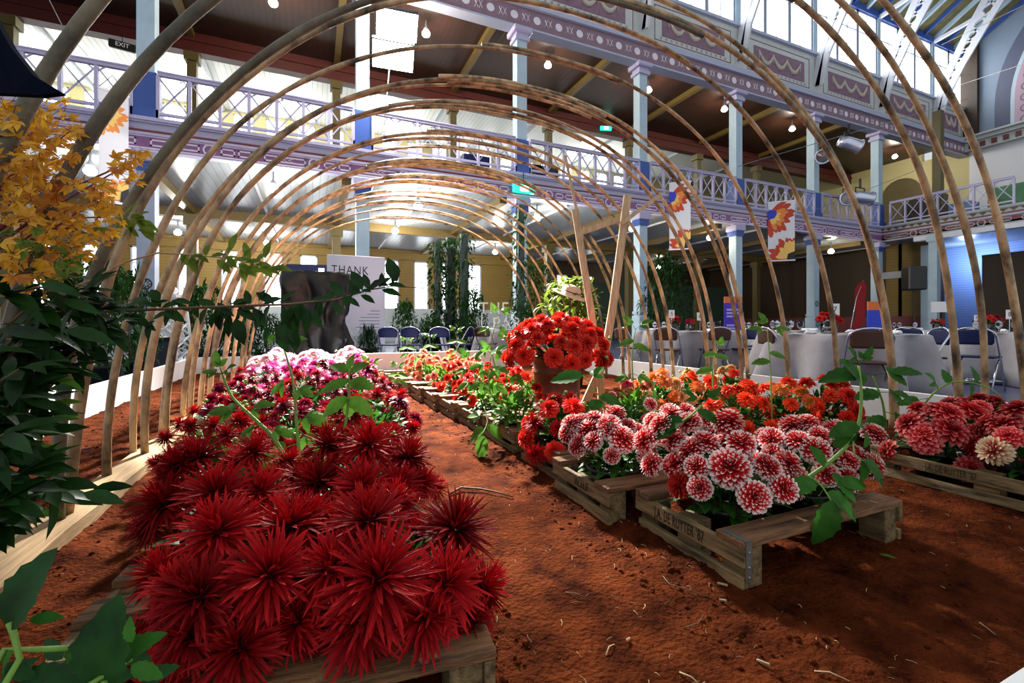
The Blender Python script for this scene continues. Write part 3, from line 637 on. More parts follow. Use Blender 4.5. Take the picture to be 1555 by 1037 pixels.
# ---------------------------------------------------------------- wooden trestle behind the tub
TR = thing('wooden_trestle', 'bare timber trestle of two rails and a rung standing behind the brown tub', 'trestle', (1.95,3.55,0))
def tb(name, pts, w=.05, m='wood_pole', r=None):
    mb = MB(); P = [V(p)-V(TR.location) for p in pts]
    for a, b in zip(P, P[1:]): mb.bar(a, b, w, w*.6, (SY,CY,0))
    mb.build(name, M['rail'], TR)
M['rail'] = mat('bare_pale_timber', (.58,.42,.24), .65, var=.35, vscale=7, vstretch=(8,8,1), bump=.15)
D = 3.75
tb('rail', [at(873,318,D), at(900,490,D), at(912,574,D), at(914,640,D)], .055)
tb('rail', [at(953,297,D), at(930,470,D), at(917,548,D), at(876,640,D)], .06)
tb('rung', [at(882,353,D), at(940,333,D)], .045)
tb('thin_lath', [at(943,340,D-.05), at(1001,297,D-.05)], .03)
tb('thin_lath', [at(858,236,D+.02), at(878,330,D+.02)], .022)
# ---------------------------------------------------------------- the hall
M['floor'] = mat('dark_polished_hall_floor', (.09,.1,.2), .24, var=.4, vscale=1.5, vstretch=(1,6,1), spec=.6)
M['col'] = mat('pale_blue_column_paint', (.42,.56,.66), .5, var=.1, vscale=2)
M['colg'] = mat('grey_blue_pillar_paint', (.36,.42,.54), .5, var=.12, vscale=2)
M['blue'] = mat('deep_blue_column_base', (.035,.09,.36), .4)
M['lav'] = mat('lavender_white_paint', (.46,.44,.64), .5)
M['lav2'] = mat('pale_blue_grey_paint', (.42,.46,.62), .5)
M['pur'] = mat('purple_stencil_band', (.26,.11,.28), .5)
M['maroon'] = mat('maroon_moulding', (.17,.03,.035), .5)
M['stencilw'] = mat('white_stencil_line', (.78,.74,.84), .6)
M['brownceil'] = mat('brown_gallery_ceiling_boards', (.034,.0125,.0075), .4, var=.25, vscale=2)
M['redbeam'] = mat('red_brown_beam', (.07,.008,.005), .5)
M['rib'] = mat('ochre_ceiling_rib', (.13,.085,.018), .5)
M['whiteceil'] = mat('pale_ceiling_boards', (.62,.64,.6), .4)
M['greyceil'] = mat('grey_blue_tongue_and_groove_ceiling', (.25,.28,.31), .3)
M['olive'] = mat('olive_post_paint', (.1,.075,.02), .5)
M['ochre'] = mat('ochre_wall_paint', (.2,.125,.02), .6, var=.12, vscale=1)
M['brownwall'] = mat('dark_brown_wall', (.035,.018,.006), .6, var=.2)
M['greenwall'] = mat('dark_green_partition', (.03,.06,.04), .6)
M['grey'] = mat('pale_grey_dado', (.38,.42,.45), .6)
M['cream'] = mat('pale_yellow_wall', (.5,.45,.22), .6)
M['wallw'] = mat('cool_white_wall', (.66,.68,.74), .6)
M['bluewall'] = mat('blue_light_tinted_boards', (.32,.45,.8), .5)  # blue light falling on the white boards is put into their colour
M['pane'] = emit('bright_daylit_pane', (.93,.97,1.0), 3.2)
M['paneclere'] = emit('bright_clerestory_pane', (.95,.98,1.0), 5.0)
M['frame'] = mat('window_frame_paint', (.45,.5,.6), .5)
# boarded ceilings: fine grooves
def grooves(m, scale, axis=0, strength=.6):
    nt = m.node_tree; N = nt.nodes; L = nt.links; b = N['Principled BSDF']
    tc = N.new('ShaderNodeTexCoord'); w = N.new('ShaderNodeTexWave'); w.bands_direction = 'XYZ'[axis]; w.wave_profile = 'SAW'; w.inputs['Scale'].default_value = scale
    bp = N.new('ShaderNodeBump'); bp.inputs['Strength'].default_value = strength; bp.inputs['Distance'].default_value = .03
    src = b.inputs['Base Color'].links[0].from_socket if b.inputs['Base Color'].links else None
    rp = N.new('ShaderNodeValToRGB'); rp.color_ramp.elements[0].position = .02; rp.color_ramp.elements[0].color = (.35,.35,.35,1); rp.color_ramp.elements[1].position = .14; rp.color_ramp.elements[1].color = (1,1,1,1)
    mx = N.new('ShaderNodeMixRGB'); mx.blend_type = 'MULTIPLY'; mx.inputs[0].default_value = 1; mx.inputs[1].default_value = b.inputs['Base Color'].default_value
    if src: L.new(src, mx.inputs[1])
    L.new(w.outputs['Fac'], rp.inputs['Fac']); L.new(rp.outputs[0], mx.inputs[2]); L.new(mx.outputs[0], b.inputs['Base Color'])
    L.new(tc.outputs['Object'], w.inputs['Vector']); L.new(w.outputs['Fac'], bp.inputs['Height']); L.new(bp.outputs[0], b.inputs['Normal'])
grooves(M['greyceil'], 1.6); grooves(M['brownceil'], 1.6); grooves(M['whiteceil'], 1.6); grooves(M['bluewall'], 2.5, 2)
YG, YM, YB = 13.0, 19.0, 25.0; S0, SP = -3.5, 4.76
COLX = [S0+SP*k for k in range(-1, 7)]; XE = COLX[-1]; XW = 33.1
XL = -15
struct('floor', MB().box(XL,36,-3,YB+.2,-.12,-.05), M['floor'], 'dark polished timber floor of the hall')
# back wall, lower and upper storey with window openings
def wall_y(name, y, x0, x1, z0, z1, holes, m, th=.15):
    mb = MB(); xs = sorted(holes)
    c = x0
    for (a, b, w0, w1) in xs:
        if a > c: mb.box(c, a, y, y+th, z0, z1)
        if w0 > z0: mb.box(a, b, y, y+th, z0, w0)
        if w1 < z1: mb.box(a, b, y, y+th, w1, z1)
        c = b
    if c < x1: mb.box(c, x1, y, y+th, z0, z1)
    return struct(name, mb, m)
WN = [0]
def window(a, b, z0, z1, y, m, bars=((.5,),(.55,)), fr=.07):
    WN[0] += 1
    mb = MB(); mb.box(a, a+fr, y-.02, y+.1, z0, z1).box(b-fr, b, y-.02, y+.1, z0, z1).box(a, b, y-.02, y+.1, z1-fr, z1).box(a, b, y-.02, y+.1, z0, z0+fr)
    for t in bars[0]: mb.box(a+(b-a)*t-fr*.35, a+(b-a)*t+fr*.35, y, y+.09, z0, z1)
    for t in bars[1]: mb.box(a, b, y, y+.09, z0+(z1-z0)*t-fr*.4, z0+(z1-z0)*t+fr*.4)
    o = struct('window_%d' % WN[0], mb, M['frame']); p = MB().box(a+.02, b-.02, y+.06, y+.075, z0+.02, z1-.02).build('pane', m, o); return o
lowx = [-11.9,-10.3,-8.55,-6.9,-5.2,-3.5,-1.75,-.15,1.45,2.35+.0,3.9,5.5,7.05,8.6]
lw = [(x-.4, x+.4, 1.65, 4.3) for x in lowx if abs(x-2.35) > .1]
wall_y('wall_back', YB, XL, 13.5, -.05, 4.9, lw, M['ochre'])
for a, b, z0, z1 in lw: window(a, b, z0, z1, YB, M['pane'], ((),(.72,)))
struct('wall_back_dado', MB().box(XL,11.5,YB-.3,YB-.24,-.05,1.7), M['grey'], 'pale grey panels along the foot of the back wall')
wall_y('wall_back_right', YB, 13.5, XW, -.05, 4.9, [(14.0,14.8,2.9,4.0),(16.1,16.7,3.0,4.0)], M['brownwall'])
for a in (14.0,16.1): window(a, a+(.8 if a < 15 else .6), 2.95, 4.0, YB, M['pane'], ((),()))
up = []
k = 0; x = -14.3
while x < 20:
    up.append((x, x+.85, 6.8, 10.8)); x += 1.36
wall_y('wall_back_upper', YB, XL, XW, 5.2, 10.95, up, M['cream'])
for a, b, z0, z1 in up: window(a, b, z0, z1, YB, M['pane'], ((),(.6,)), .05)
# ceilings
struct('ceiling', MB().box(XL,XE,YG+.15,YB,4.86,4.95), M['greyceil'], 'grey boarded ceiling below the gallery')
struct('ceiling_right', MB().box(XE,XW,-2,YB,4.86,4.95), M['greyceil'])
struct('gallery_floor', MB().box(XL,XE,YG+.15,YB,5.3,5.5), M['brownwall'], 'floor of the upper gallery')
struct('gallery_floor_right', MB().box(XE+.1,XW,-2,YB,5.3,5.5), M['brownwall'])
struct('ceiling_upper_front', MB().box(XL,XW,YG+.2,YM,10.92,11.0), M['brownceil'], 'dark brown boarded ceiling of the upper gallery')
struct('ceiling_upper_back', MB().box(XL,XW,YM,YB,10.92,11.0), M['whiteceil'], 'pale boarded ceiling at the back of the upper gallery')
mb = MB().box(XL,XW,YM-.2,YM+.2,10.25,10.92).box(XL,XW,YM-.26,YM-.2,10.6,10.7); struct('gallery_beam', mb, M['redbeam'], 'red brown beam along the middle of the upper gallery ceiling')
struct('lower_beam', MB().box(XL,XW,YM-.15,YM+.15,4.55,4.86), M['rib'], 'ochre beam along the middle of the lower ceiling')
struct('wall_cornice', MB().box(XL,13.5,YB-.18,YB,4.35,4.86).box(XL,13.5,YB-.26,YB,4.68,4.8), M['ochre'], 'ochre cornice above the back windows')
mid = [S0+SP*k+SP/2-.05-1.9 for k in range(-2, 8)]
POSTX = [-.045*0+4.68*k+.86-4.68*2 for k in range(-1, 8)]
for i, x in enumerate(POSTX):
    mb = MB().box(x-.14,x+.14,YM-.14,YM+.14,5.5,10.25).box(x-.22,x+.22,YM-.22,YM+.22,9.95,10.25).box(x-.2,x+.2,YM-.2,YM+.2,5.5,6.5)
    struct('post', mb, M['olive'], 'olive painted post on the gallery')
    mb = MB().box(x-.15,x+.15,YM-.15,YM+.15,-.05,4.55).box(x-.23,x+.23,YM-.23,YM+.23,4.25,4.55)
    struct('post', mb, M['olive'], 'olive painted post below the gallery')
    struct('ceiling_rib', MB().box(x-.1,x+.1,YG+.3,YM-.2,10.72,10.92), M['rib'], 'ochre rib across the brown ceiling')
    struct('ceiling_rib', MB().box(x-.06,x+.06,YM+.2,YB,10.8,10.92), M['grey'], 'grey rib across the pale ceiling')
    struct('ceiling_rib', MB().box(x-.12,x+.12,YG+.3,YB-.2,4.66,4.86), M['rib'], 'ochre rib below the grey ceiling')
    struct('ceiling_rib', MB().box(x+2.3,x+2.36,YG+.3,YB-.2,4.8,4.86), M['wallw'], 'thin white batten below the grey ceiling')
# gallery front: fascia layers
def rail_bay(L):
    """railing of length L along x, origin at left end, foot at z 0"""
    mb = MB(); n = max(2, round(L/.62)); w = L/n
    mb.box(0,L,-.05,.05,1.0,1.07).box(0,L,-.07,.07,1.07,1.1).box(0,L,-.035,.035,.1,.16)
    for i in range(n+1):
        mb.box(i*w-.035,i*w+.035,-.04,.04,0,1.0)
        if 0 < i < n: mb.bar((i*w-.16,0,1.0),(i*w,0,.86),.02,.03).bar((i*w+.16,0,1.0),(i*w,0,.86),.02,.03)
    for i in range(n):
        mb.bar((i*w,0,.16),((i+1)*w,0,.98),.022,.03).bar((i*w,0,.98),((i+1)*w,0,.16),.022,.03)
    return mb
def border(L, z0, h, y, style):
    mb = MB(); ax = V((1,0,0)); az = V((0,0,1)); c = z0+h/2
    def rect(a, b, zz0, zz1, t=.035):
        for q in ((a,b,zz0,zz0+t),(a,b,zz1-t,zz1),(a,a+t,zz0,zz1),(b-t,b,zz0,zz1)): mb.box(q[0],q[1],y-.006,y,q[2],q[3])
    if style == 0:
        mb.box(0,L,y-.006,y,z0,z0+.03).box(0,L,y-.006,y,z0+h-.03,z0+h)
        x = .1
        while x+2.2 < L+.1:
            rect(x, x+.95, z0+.07, z0+h-.07)
            for k in range(3):
                xx = x+.3+.12*k; mb.bar((xx,y-.003,c),(xx+.12,y-.003,c+.05),.012,.02,(0,1,0)); mb.bar((xx,y-.003,c),(xx+.12,y-.003,c-.05),.012,.02,(0,1,0))
            mb.ring((x+1.15,y-.005,c), .14, .04, ax, az)
            rect(x+1.38, x+1.68, z0+.07, z0+h-.07); rect(x+1.74, x+2.04, z0+.07, z0+h-.07)
            x += 2.3
    else:
        x = .2
        while x < L:
            mb.ring((x,y-.005,c), .13, .13, ax, az, 10)
            for s in (.28,.42): mb.bar((x+s,y-.003,c-.12),(x+s+.1,y-.003,c+.12),.012,.06,(0,1,0)); mb.bar((x+s,y-.003,c+.1),(x+s+.1,y-.003,c-.1),.012,.05,(0,1,0))
            x += .79
    return mb
def zigzag(L, z0, h, y, st=.3):
    mb = MB(); x = 0
    while x+st <= L: mb.add([(x,y,z0),(x+st,y,z0),(x+st/2,y,z0+h)], [(0,1,2)]); x += st
    return mb
def place(o, loc, rz): o.location = loc; o.rotation_euler = (0,0,rz); return o
def gallery(x0, y0, L, rz, bays, sub, dull=False):
    """fascia and railing from (x0,y0) running L along local x"""
    loc = (x0, y0, 0)
    band, up2 = ('maroon','rib') if dull else ('pur','lav2')
    parts = [('fascia_band', MB().box(0,L,0,.2,4.83,5.14), band, 'stencilled band along the gallery edge'),
             ('fascia_moulding', MB().box(0,L,-.05,.2,5.14,5.2).box(0,L,-.02,.2,4.8,4.83), 'lav', None),
             ('fascia_stripe', MB().box(0,L,-.03,.2,5.2,5.26), 'maroon', None),
             ('fascia_frieze', MB().box(0,L,.0,.2,5.26,5.46), up2, 'frieze below the gallery railing'),
             ('fascia_cornice', MB().box(0,L,-.1,.2,5.46,5.54).box(0,L,-.06,.2,5.42,5.46), 'lav' if not dull else 'grey', None)]
    for nm, mb, m, lb in parts: place(struct(nm, mb, M[m], lb), loc, rz)
    place(struct('fascia_stencil', border(L, 4.84, .3, 0, 0), M['stencilw' if not dull else 'grey'], 'pale stencilled border'), loc, rz)
    place(struct('fascia_zigzag', zigzag(L, 5.28, .16, -.004), M['lav' if not dull else 'grey']), loc, rz)
    for a, b in bays:
        o = struct('railing', rail_bay(b-a), M['lav'], 'lavender cross-braced gallery railing'); c, s = math.cos(rz), math.sin(rz)
        place(o, (x0+a*c-.1*s*0, y0+a*s+.0, 5.54), rz)
bays = [(COLX[k]-XL+.25, COLX[k+1]-XL-.25) for k in range(len(COLX)-1)] + [(1.0, COLX[0]-XL-.25)]
gallery(XL, YG-.12, XE-XL+.0, 0, bays, None)
bx = [(.35,4.5),(4.9,9.2),(9.6,13.9)]
gallery(XE, YG-.12, 15.5, -PI/2, bx, None, True)
# columns
def column(x, y, low, high, lab):
    w = .17; mb = MB().box(x-w,x+w,y-w,y+w,-.05,4.55).box(x-w-.05,x+w+.05,y-w-.05,y+w+.05,-.05,1.15, None, .02).box(x-w-.03,x+w+.03,y-w-.03,y+w+.03,1.2,1.3)
    o = struct('column', mb, low, lab)
    MB().box(x-w-.04,x+w+.04,y-w-.04,y+w+.04,4.35,4.55).build('necking', M['blue'], o)
    MB().box(x-w-.1,x+w+.1,y-w-.1,y+w+.1,4.55,4.8, None, .03).build('capital', M['lav'], o)
    mb = MB()
    for zc in (1.75,.85):
        mb.ring((x,y-w-.004 if zc > 1.2 else y-w-.054,zc), .13, .025, V((1,0,0)), V((0,0,1)))
        for k in range(8):
            a = k*PI/4; yy = (y-w-.003 if zc > 1.2 else y-w-.053)
            mb.bar((x+.04*math.cos(a),yy,zc+.04*math.sin(a)),(x+.1*math.cos(a),yy,zc+.1*math.sin(a)),.02,.006,(0,1,0))
    mb.build('stencil_rosette', M['stencil'], o)
    u = MB().box(x-.17,x+.17,y-.17,y+.17,6.6,9.85); MB_ = u.build('upper_shaft', high, o)
    MB().box(x-.22,x+.22,y-.22,y+.22,5.5,6.62, None, .02).box(x-.26,x+.26,y-.26,y+.26,5.5,5.75).build('pedestal', M['blue'], o)
    MB().box(x-.24,x+.24,y-.24,y+.24,9.72,9.84).box(x-.2,x+.2,y-.2,y+.2,9.84,9.95).box(x-.32,x+.32,y-.32,y+.32,9.95,10.12, None, .03).build('upper_capital', M['lav'], o)
    return o
CL = ['far left','left','left of centre','centre','right of centre','right','far right','corner']
for i, x in enumerate(COLX): column(x, YG+.1, M['colg'] if x < 0 else M['col'], M['col'], 'two-storey painted column of the gallery front')
struct('column', MB().box(25.0,25.3,10.75,11.05,-.05,4.5).box(24.94,25.36,10.69,11.11,4.5,4.8), M['col'], 'pale blue column below the right gallery')
struct('post', MB().box(25.3,25.6,10.75,11.05,5.5,10.3).box(25.2,25.7,10.65,11.15,5.5,6.6), M['olive'], 'olive post standing on the right gallery')
# upper beam with rosettes, frieze, clerestory
LU = XW-XL
struct('upper_beam', MB().box(XL,XW,YG-.1,YG+.25,10.12,10.75), mat('mauve_beam_paint', (.25,.16,.21), .5, var=.15), 'stencilled beam above the upper columns')
struct('upper_beam_moulding', MB().box(XL,XW,YG-.2,YG+.25,10.75,10.95).box(XL,XW,YG-.14,YG+.25,10.08,10.14), M['lav2'])
place(struct('beam_rosettes', border(LU, 10.2, .5, 0, 1), M['stencilw'], 'pale rosettes stencilled along the upper beam'), (XL, YG-.1, 0), 0)
M['frieze'] = mat('pale_grey_green_frieze', (.56,.6,.58), .6, var=.08)
M['panel'] = mat('dull_purple_frieze_panel', (.24,.14,.2), .6, var=.2)
M['swag'] = mat('cream_painted_swag', (.55,.5,.42), .6)
struct('wall_frieze', MB().box(XL,XW,YG,YG+.25,10.95,12.72), M['frieze'], 'painted frieze wall below the high windows')
struct('frieze_sill', MB().box(XL,XW,YG-.12,YG+.25,12.66,12.78), M['lav2'])
edges = COLX[1:]+[29.86, XW]
for k in range(len(edges)-1):
    a, b = edges[k]+.55, edges[k+1]-.4
    if edges[k] < 4: continue
    p = struct('frieze_panel', MB().box(a+.35,b-.35,YG-.02,YG,11.35,12.2), M['panel'], 'dull purple frieze panel with painted swags')
    mb = MB()
    for (q0, q1, z0, z1) in ((a,b,11.15,11.18),(a,b,12.4,12.43),(a,a+.03,11.15,12.43),(b-.03,b,11.15,12.43)): mb.box(q0,q1,YG-.012,YG,z0,z1)
    for j in range(14):
        xx = a+.3+(b-a-.6)*j/13; mb.ring((xx,YG-.012,11.26), .045, .02, V((1,0,0)), V((0,0,1)), 10)
    mb.build('stencil_line', M['panel'], p)
    mb = MB(); ns = 3 if b-a > 3 else 2; w = (b-a-1.3)/ns
    for j in range(ns):
        xs = a+.65+w*j
        mb.tube([(xs+w*t/8, YG-.03, 12.0-.42*math.sin(PI*t/8)) for t in range(9)], [.03,.05,.07,.09,.1,.09,.07,.05,.03], 6)
        mb.tube([(xs,YG-.03,12.05),(xs,YG-.03,11.7)], [.04,.015], 6)
    mb.tube([(a+.65+w*ns,YG-.03,12.05),(a+.65+w*ns,YG-.03,11.7)], [.04,.015], 6)
    mb.build('swag', M['swag'], p, True)
    n = 3 if b-a > 3 else 2
    for j in range(n):
        c0 = edges[k]+.12+(edges[k+1]-edges[k]-.24)*j/n; c1 = edges[k]+.12+(edges[k+1]-edges[k]-.24)*(j+1)/n
        window(c0+.03, c1-.03, 12.78, 15.6, YG+.05, M['paneclere'], ((.5,),(.66,)), .07)
mb = MB()
for x in edges: mb.box(x-.13,x+.13,YG-.02,YG+.2,12.72,15.7)
struct('clerestory_post', mb, M['col'], 'blue grey posts between the high windows'); struct('clerestory_plate', MB().box(XL,XW,YG-.05,YG+.25,15.6,15.95), M['blue'])
# roof slope and trusses
M['roof'] = mat('olive_roof_boards', (.16,.14,.05), .6, var=.4, vscale=3); grooves(M['roof'], 1.2)
mb = MB(); y1, z1 = 5.0, 20.5
mb.add([(6,YG+.3,15.75),(XW,YG+.3,15.75),(XW,y1,z1),(6,y1,z1),(6,YG+.3,15.95),(XW,YG+.3,15.95),(XW,y1,z1+.2),(6,y1,z1+.2)],[(0,1,2,3),(7,6,5,4),(0,4,5,1),(2,6,7,3),(0,3,7,4),(1,5,6,2)])
struct('roof', mb, M['roof'], 'olive boarded roof slope above the high windows')
sl = (z1-15.75)/(y1-YG-.3)
for i in range(28):
    x = 6.4+i*.98; mb = MB(); f = lambda y: 15.75+(y-YG-.3)*sl
    mb.bar((x,YG+.2,f(YG+.2)-.09),(x,y1,f(y1)-.09),.09 if i % 2 else .16,.18); struct('rafter', mb, M['blue' if i % 2 else 'col'], 'painted roof rafter')
for x in edges[2:-1]:
    t = thing('roof_bracket', 'x', 'roof bracket'); t['kind'] = 'structure'; t['label'] = 'white lattice bracket carrying the roof'; del t['category']
    P = [V((x, YG-.06, 11.3)), V((x, YG-.25, 12.6)), V((x, YG-.75, 14.0)), V((x, YG-1.5, 15.6)), V((x, YG-2.7, 17.8))]
    Q = [p+V((0,-.1-.16*i,-.02-.05*i)) for i, p in enumerate(P)]
    mb = MB()
    for A in (P, Q):
        for a, b in zip(A, A[1:]): mb.bar(a, b, .3, .09, (1,0,0))
    for i in range(1, 4):
        for u in (0,.25,.5,.75): mb.bar(P[i].lerp(P[i+1],u), Q[i].lerp(Q[i+1],u+.25), .09,.07,(1,0,0)); mb.bar(Q[i].lerp(Q[i+1],u), P[i].lerp(P[i+1],u+.25), .09,.07,(1,0,0))
    mb.build('lattice', M['wallw'], t)
    MB().bar((x,YG,15.65),(x,YG-2.0,15.95),.14,.16).bar((x,YG-2.0,15.95),(x,YG-1.6,15.75),.2,.3).build('strut', M['wallw'], t)
# end wall at the right
mb = MB()
mb.box(XW,XW+.2,-2,14.9,5.2,10.5).box(XW,XW+.2,17.1,YB,5.2,10.95)
n = 12; ya, yb, zs = 14.9, 17.1, 8.7
mb.box(XW,XW+.2,ya,yb,9.9,10.95)
for i in range(n):
    a0 = PI*i/n; a1 = PI*(i+1)/n; c = (ya+yb)/2; r = (yb-ya)/2
    p0 = (c-r*math.cos(a0), zs+r*math.sin(a0)); p1 = (c-r*math.cos(a1), zs+r*math.sin(a1))
    mb.add([(XW,p0[0],p0[1]),(XW,p1[0],p1[1]),(XW,p1[0],9.9),(XW,p0[0],9.9),(XW+.2,p0[0],p0[1]),(XW+.2,p1[0],p1[1]),(XW+.2,p1[0],9.9),(XW+.2,p0[0],9.9)],[(0,3,2,1),(0,1,5,4),(4,5,6,7)])
struct('wall_right', mb, M['cream'], 'pale wall at the end of the upper gallery')
struct('wall_right_face', MB().box(XW-.04,XW,-2,YG-.2,5.5,10.3), M['wallw'], 'cool white wall below the end cornice')
struct('door_1', MB().box(XW+.1,XW+.16,ya,yb,5.5,9.9), M['olive'], 'dark olive arched doorway on the gallery')
struct('wall_right_upper', MB().box(XW,XW+.2,-2,YG+.2,10.9,22), mat('blue_grey_end_wall', (.22,.28,.36), .6, var=.12, vscale=.4), 'blue grey end wall with painted arch')
struct('end_cornice', MB().box(XW-.45,XW,-2,YG,10.75,10.95).box(XW-.3,XW,-2,YG,10.3,10.75).box(XW-.6,XW,-2,YG,10.95,11.05), M['frieze'])
mb = MB()
for i in range(30):
    y = YG-.4-i*.45; mb.box(XW-.36,XW-.3,y-.1,y+.1,10.4,10.65)
struct('cornice_brackets', mb, M['maroon'])
# painted arch on the end wall: pale band with scrolls, dark outer band
def arc_band(c, r0, r1, z0, x, m, name):
    mb = MB(); n = 32
    for i in range(n):
        a0, a1 = PI*i/n, PI*(i+1)/n
        mb.add([(x,c-r1*math.cos(a0),z0+r1*math.sin(a0)),(x,c-r1*math.cos(a1),z0+r1*math.sin(a1)),(x,c-r0*math.cos(a1),z0+r0*math.sin(a1)),(x,c-r0*math.cos(a0),z0+r0*math.sin(a0))],[(0,1,2,3)])
    mb.box(x-.002,x,c+r0,c+r1,11.05,z0)
    return struct(name, mb, m)
arc_band(5.2, 6.0, 6.6, 12.4, XW-.006, mat('dark_arch_band', (.1,.11,.17), .6), 'arch_outer_band')
arc_band(5.2, 4.9, 6.0, 12.4, XW-.012, mat('pale_arch_band', (.5,.6,.66), .6), 'arch_pale_band')
o = arc_band(5.2, 5.05, 5.85, 12.4, XW-.018, mat('pink_arch_band', (.5,.34,.42), .6), 'arch_pink_band')
mb = MB()
for i in range(9):
    z = 11.3+i*.55; y = 5.2+(5.45**2-max(0,z-12.4)**2)**.5
    mb.ring((XW-.022,y,z), .2, .06, V((0,1,0)), V((0,0,1)))
mb.build('scroll', M['panel'], o)
struct('end_pilaster', MB().box(XW-.25,XW,YG-.6,YG+.1,10.95,22), M['brownwall'])
# below the right gallery
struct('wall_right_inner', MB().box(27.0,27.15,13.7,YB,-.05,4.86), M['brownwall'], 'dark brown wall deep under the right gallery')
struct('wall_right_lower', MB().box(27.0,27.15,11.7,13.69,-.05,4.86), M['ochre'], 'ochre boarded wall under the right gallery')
grooves(M['ochre'], 2.2, 2, .3)
struct('wall_right_skirting', MB().box(26.9,27.0,11.7,YB,-.05,1.25), M['maroon'])
struct('wall_right_blue', MB().box(31,31.15,6,13,-.05,4.86), M['bluewall'], 'white boards with blue light put into their colour, seen through the right opening')
struct('wall_right_return', MB().box(27.0,31,13,13.15,-.05,4.86), M['brownwall'])
struct('partition', MB().box(28.4,28.5,4,10.55,-.05,4.0).box(28.38,28.5,4,10.55,3.9,4.05), M['brownwall'], 'tall dark brown partition at the right')
struct('partition_green', MB().box(13.6,25,21.2,21.3,-.05,3.2), M['greenwall'], 'dark green partition under the gallery')
struct('lintel', MB().box(25.0,25.35,3,11.6,4.6,4.8), M['wallw'], 'white lintel above the right opening')
struct('wall_post', MB().box(26.7,27.0,11.75,12.1,-.05,4.6), M['col'])
# ---------------------------------------------------------------- hall furniture
FZ = -.05
M['cloth'] = mat('grey_white_tablecloth', (.37,.35,.37), .85, var=.2, vscale=3)
M['clothw'] = mat('white_linen', (.8,.8,.84), .8)
M['chrome'] = mat('chrome_tube', (.6,.62,.68), .15, 1)
M['navy'] = mat('navy_vinyl', (.006,.011,.06), .5, spec=.2)
M['brownseat'] = mat('brown_vinyl', (.06,.022,.013), .4, spec=.3)
M['glass'] = None
def glass_mat():
    m, nt, b = new_mat('clear_glass'); b.inputs['Base Color'].default_value = (.92,.95,1,1); b.inputs['Roughness'].default_value = .03
    b.inputs['Transmission Weight'].default_value = 1; b.inputs['IOR'].default_value = 1.3; return m
M['glass'] = glass_mat()
M['cardw'] = mat('white_card', (.85,.85,.85), .7)
M['ink'] = mat('black_ink', (.015,.015,.02), .7)
def cloth_mb(r, h, seed, w=1.0):
    rg = random.Random(seed); ph = rg.uniform(0,6); k = rg.choice((9,11,10))
    wob = lambda a, z: 1+(.035+.17*(1-z/h))*math.sin(k*a+ph)*(1 if z < h-.01 else 0)+(.05*math.sin(2*a+ph)*(1-z/h))
    prof = [(r*1.1,.01),(r*1.08,h*.3),(r*1.05,h*.6),(r*1.015,h*.88),(r,h-.012),(r*.985,h),(0,h)]
    return MB().lathe(prof, 96, None, wob)
GLASS = mesh_of(MB().lathe([(.034,0),(.035,.004),(.006,.01),(.006,.06),(.035,.085),(.042,.13),(.038,.18),(.036,.18),(.04,.13),(.032,.088),(0,.08)], 14), 'wine_glass', M['glass'])
def stand(T, px, d, hz, num, ztop, label, s=1.0):
    p = at(px, 480, d); t = thing('table_number', label, 'table number', (p.x, p.y, ztop), -YAW, 'table number stands')
    MB().lathe([(.045,0),(.045,.008),(.006,.012),(.005,hz),(0,hz)], 14).build('stand', M['chrome'], t, True)
    MB().box(-.055*s,.055*s,-.003,.003,hz,hz+.15*s).build('card', M['cardw'], t)
    text(num, .1*s, M['ink'], 'numeral', t, Matrix.Translation(V((0,-.004,hz+.075*s))) @ Matrix.Rotation(PI/2, 4, 'X'), .0005)
def table(px, d, r, label, seed, glasses=8, h=.74):
    p = at(px, 500, d); loc = (p.x, p.y, FZ)
    c = cloth_mb(r, h, seed).build('tablecloth', M['cloth'], None, True, loc); tag(c, 'grey white floor-length cloth on the round table, '+label, 'tablecloth', 'cloths on the round tables')
    rg = random.Random(seed); o0 = None
    for i in range(glasses):
        a = rg.uniform(0, 6.28)+i; rr = r*rg.uniform(.55,.85)
        o = bpy.data.objects.new('wine_glass', GLASS); C.objects.link(o); o.location = (p.x+rr*math.cos(a), p.y+rr*math.sin(a), FZ+h+.001)
        tag(o, 'clear stemmed glass on the white cloth, '+label, 'drinking glass', 'glasses on the table '+label)
    for i in range(5):
        a = 6.283*i/5+rg.random(); rr = r*.72
        mb = MB().box(-.1,.1,-.03,.03,0,.05, None, .02).box(-.07,.07,-.05,.05,0,.035, None, .015); o = mb.build('napkin', M['clothw'], None, False, (p.x+rr*math.cos(a), p.y+rr*math.sin(a), FZ+h+.001), a)
        tag(o, 'folded white napkin on the cloth, '+label, 'napkin', 'napkins on the table '+label)
    return c, V((p.x, p.y, FZ+h))
def posy(c, dx, dy, label, seed, r=.13, kind='rose'):
    t = thing('centrepiece', label, 'flower arrangement', (c.x+dx, c.y+dy, c.z+.001)); rg = random.Random(seed)
    MB().lathe([(.085,0),(.09,.005),(.1,.13),(.094,.13),(.084,.01),(0,.01)], 20).build('glass_bowl', M['glass'], t, True)
    inst('foliage', FOL['leaf'][seed % 3], t, (0,0,.13), None, (r,r,r*.8))
    for i in range(16):
        z = rg.uniform(.1,1); ph = i*GA; s = math.sqrt(1-z*z); p = V((s*math.cos(ph)*r, s*math.sin(ph)*r, z*r*.9))
        inst('bloom', rg.choice(BM[rg.choice((kind,'magenta','plainred'))]), t, p+V((0,0,.15)), orient(p, rg), rg.uniform(.03,.045))
TA, ca = table(1042, 8.8, .92, 'third from the right edge behind the hoops', 3, 8)
TBt, cb = table(1272, 6.1, .92, 'second from the right edge', 4, 10)
TC, cc = table(1545, 6.9, .95, 'at the right edge of the picture', 5, 7)
TE, ce = table(775, 11.3, .85, 'far off beyond the brown tub', 6, 3)
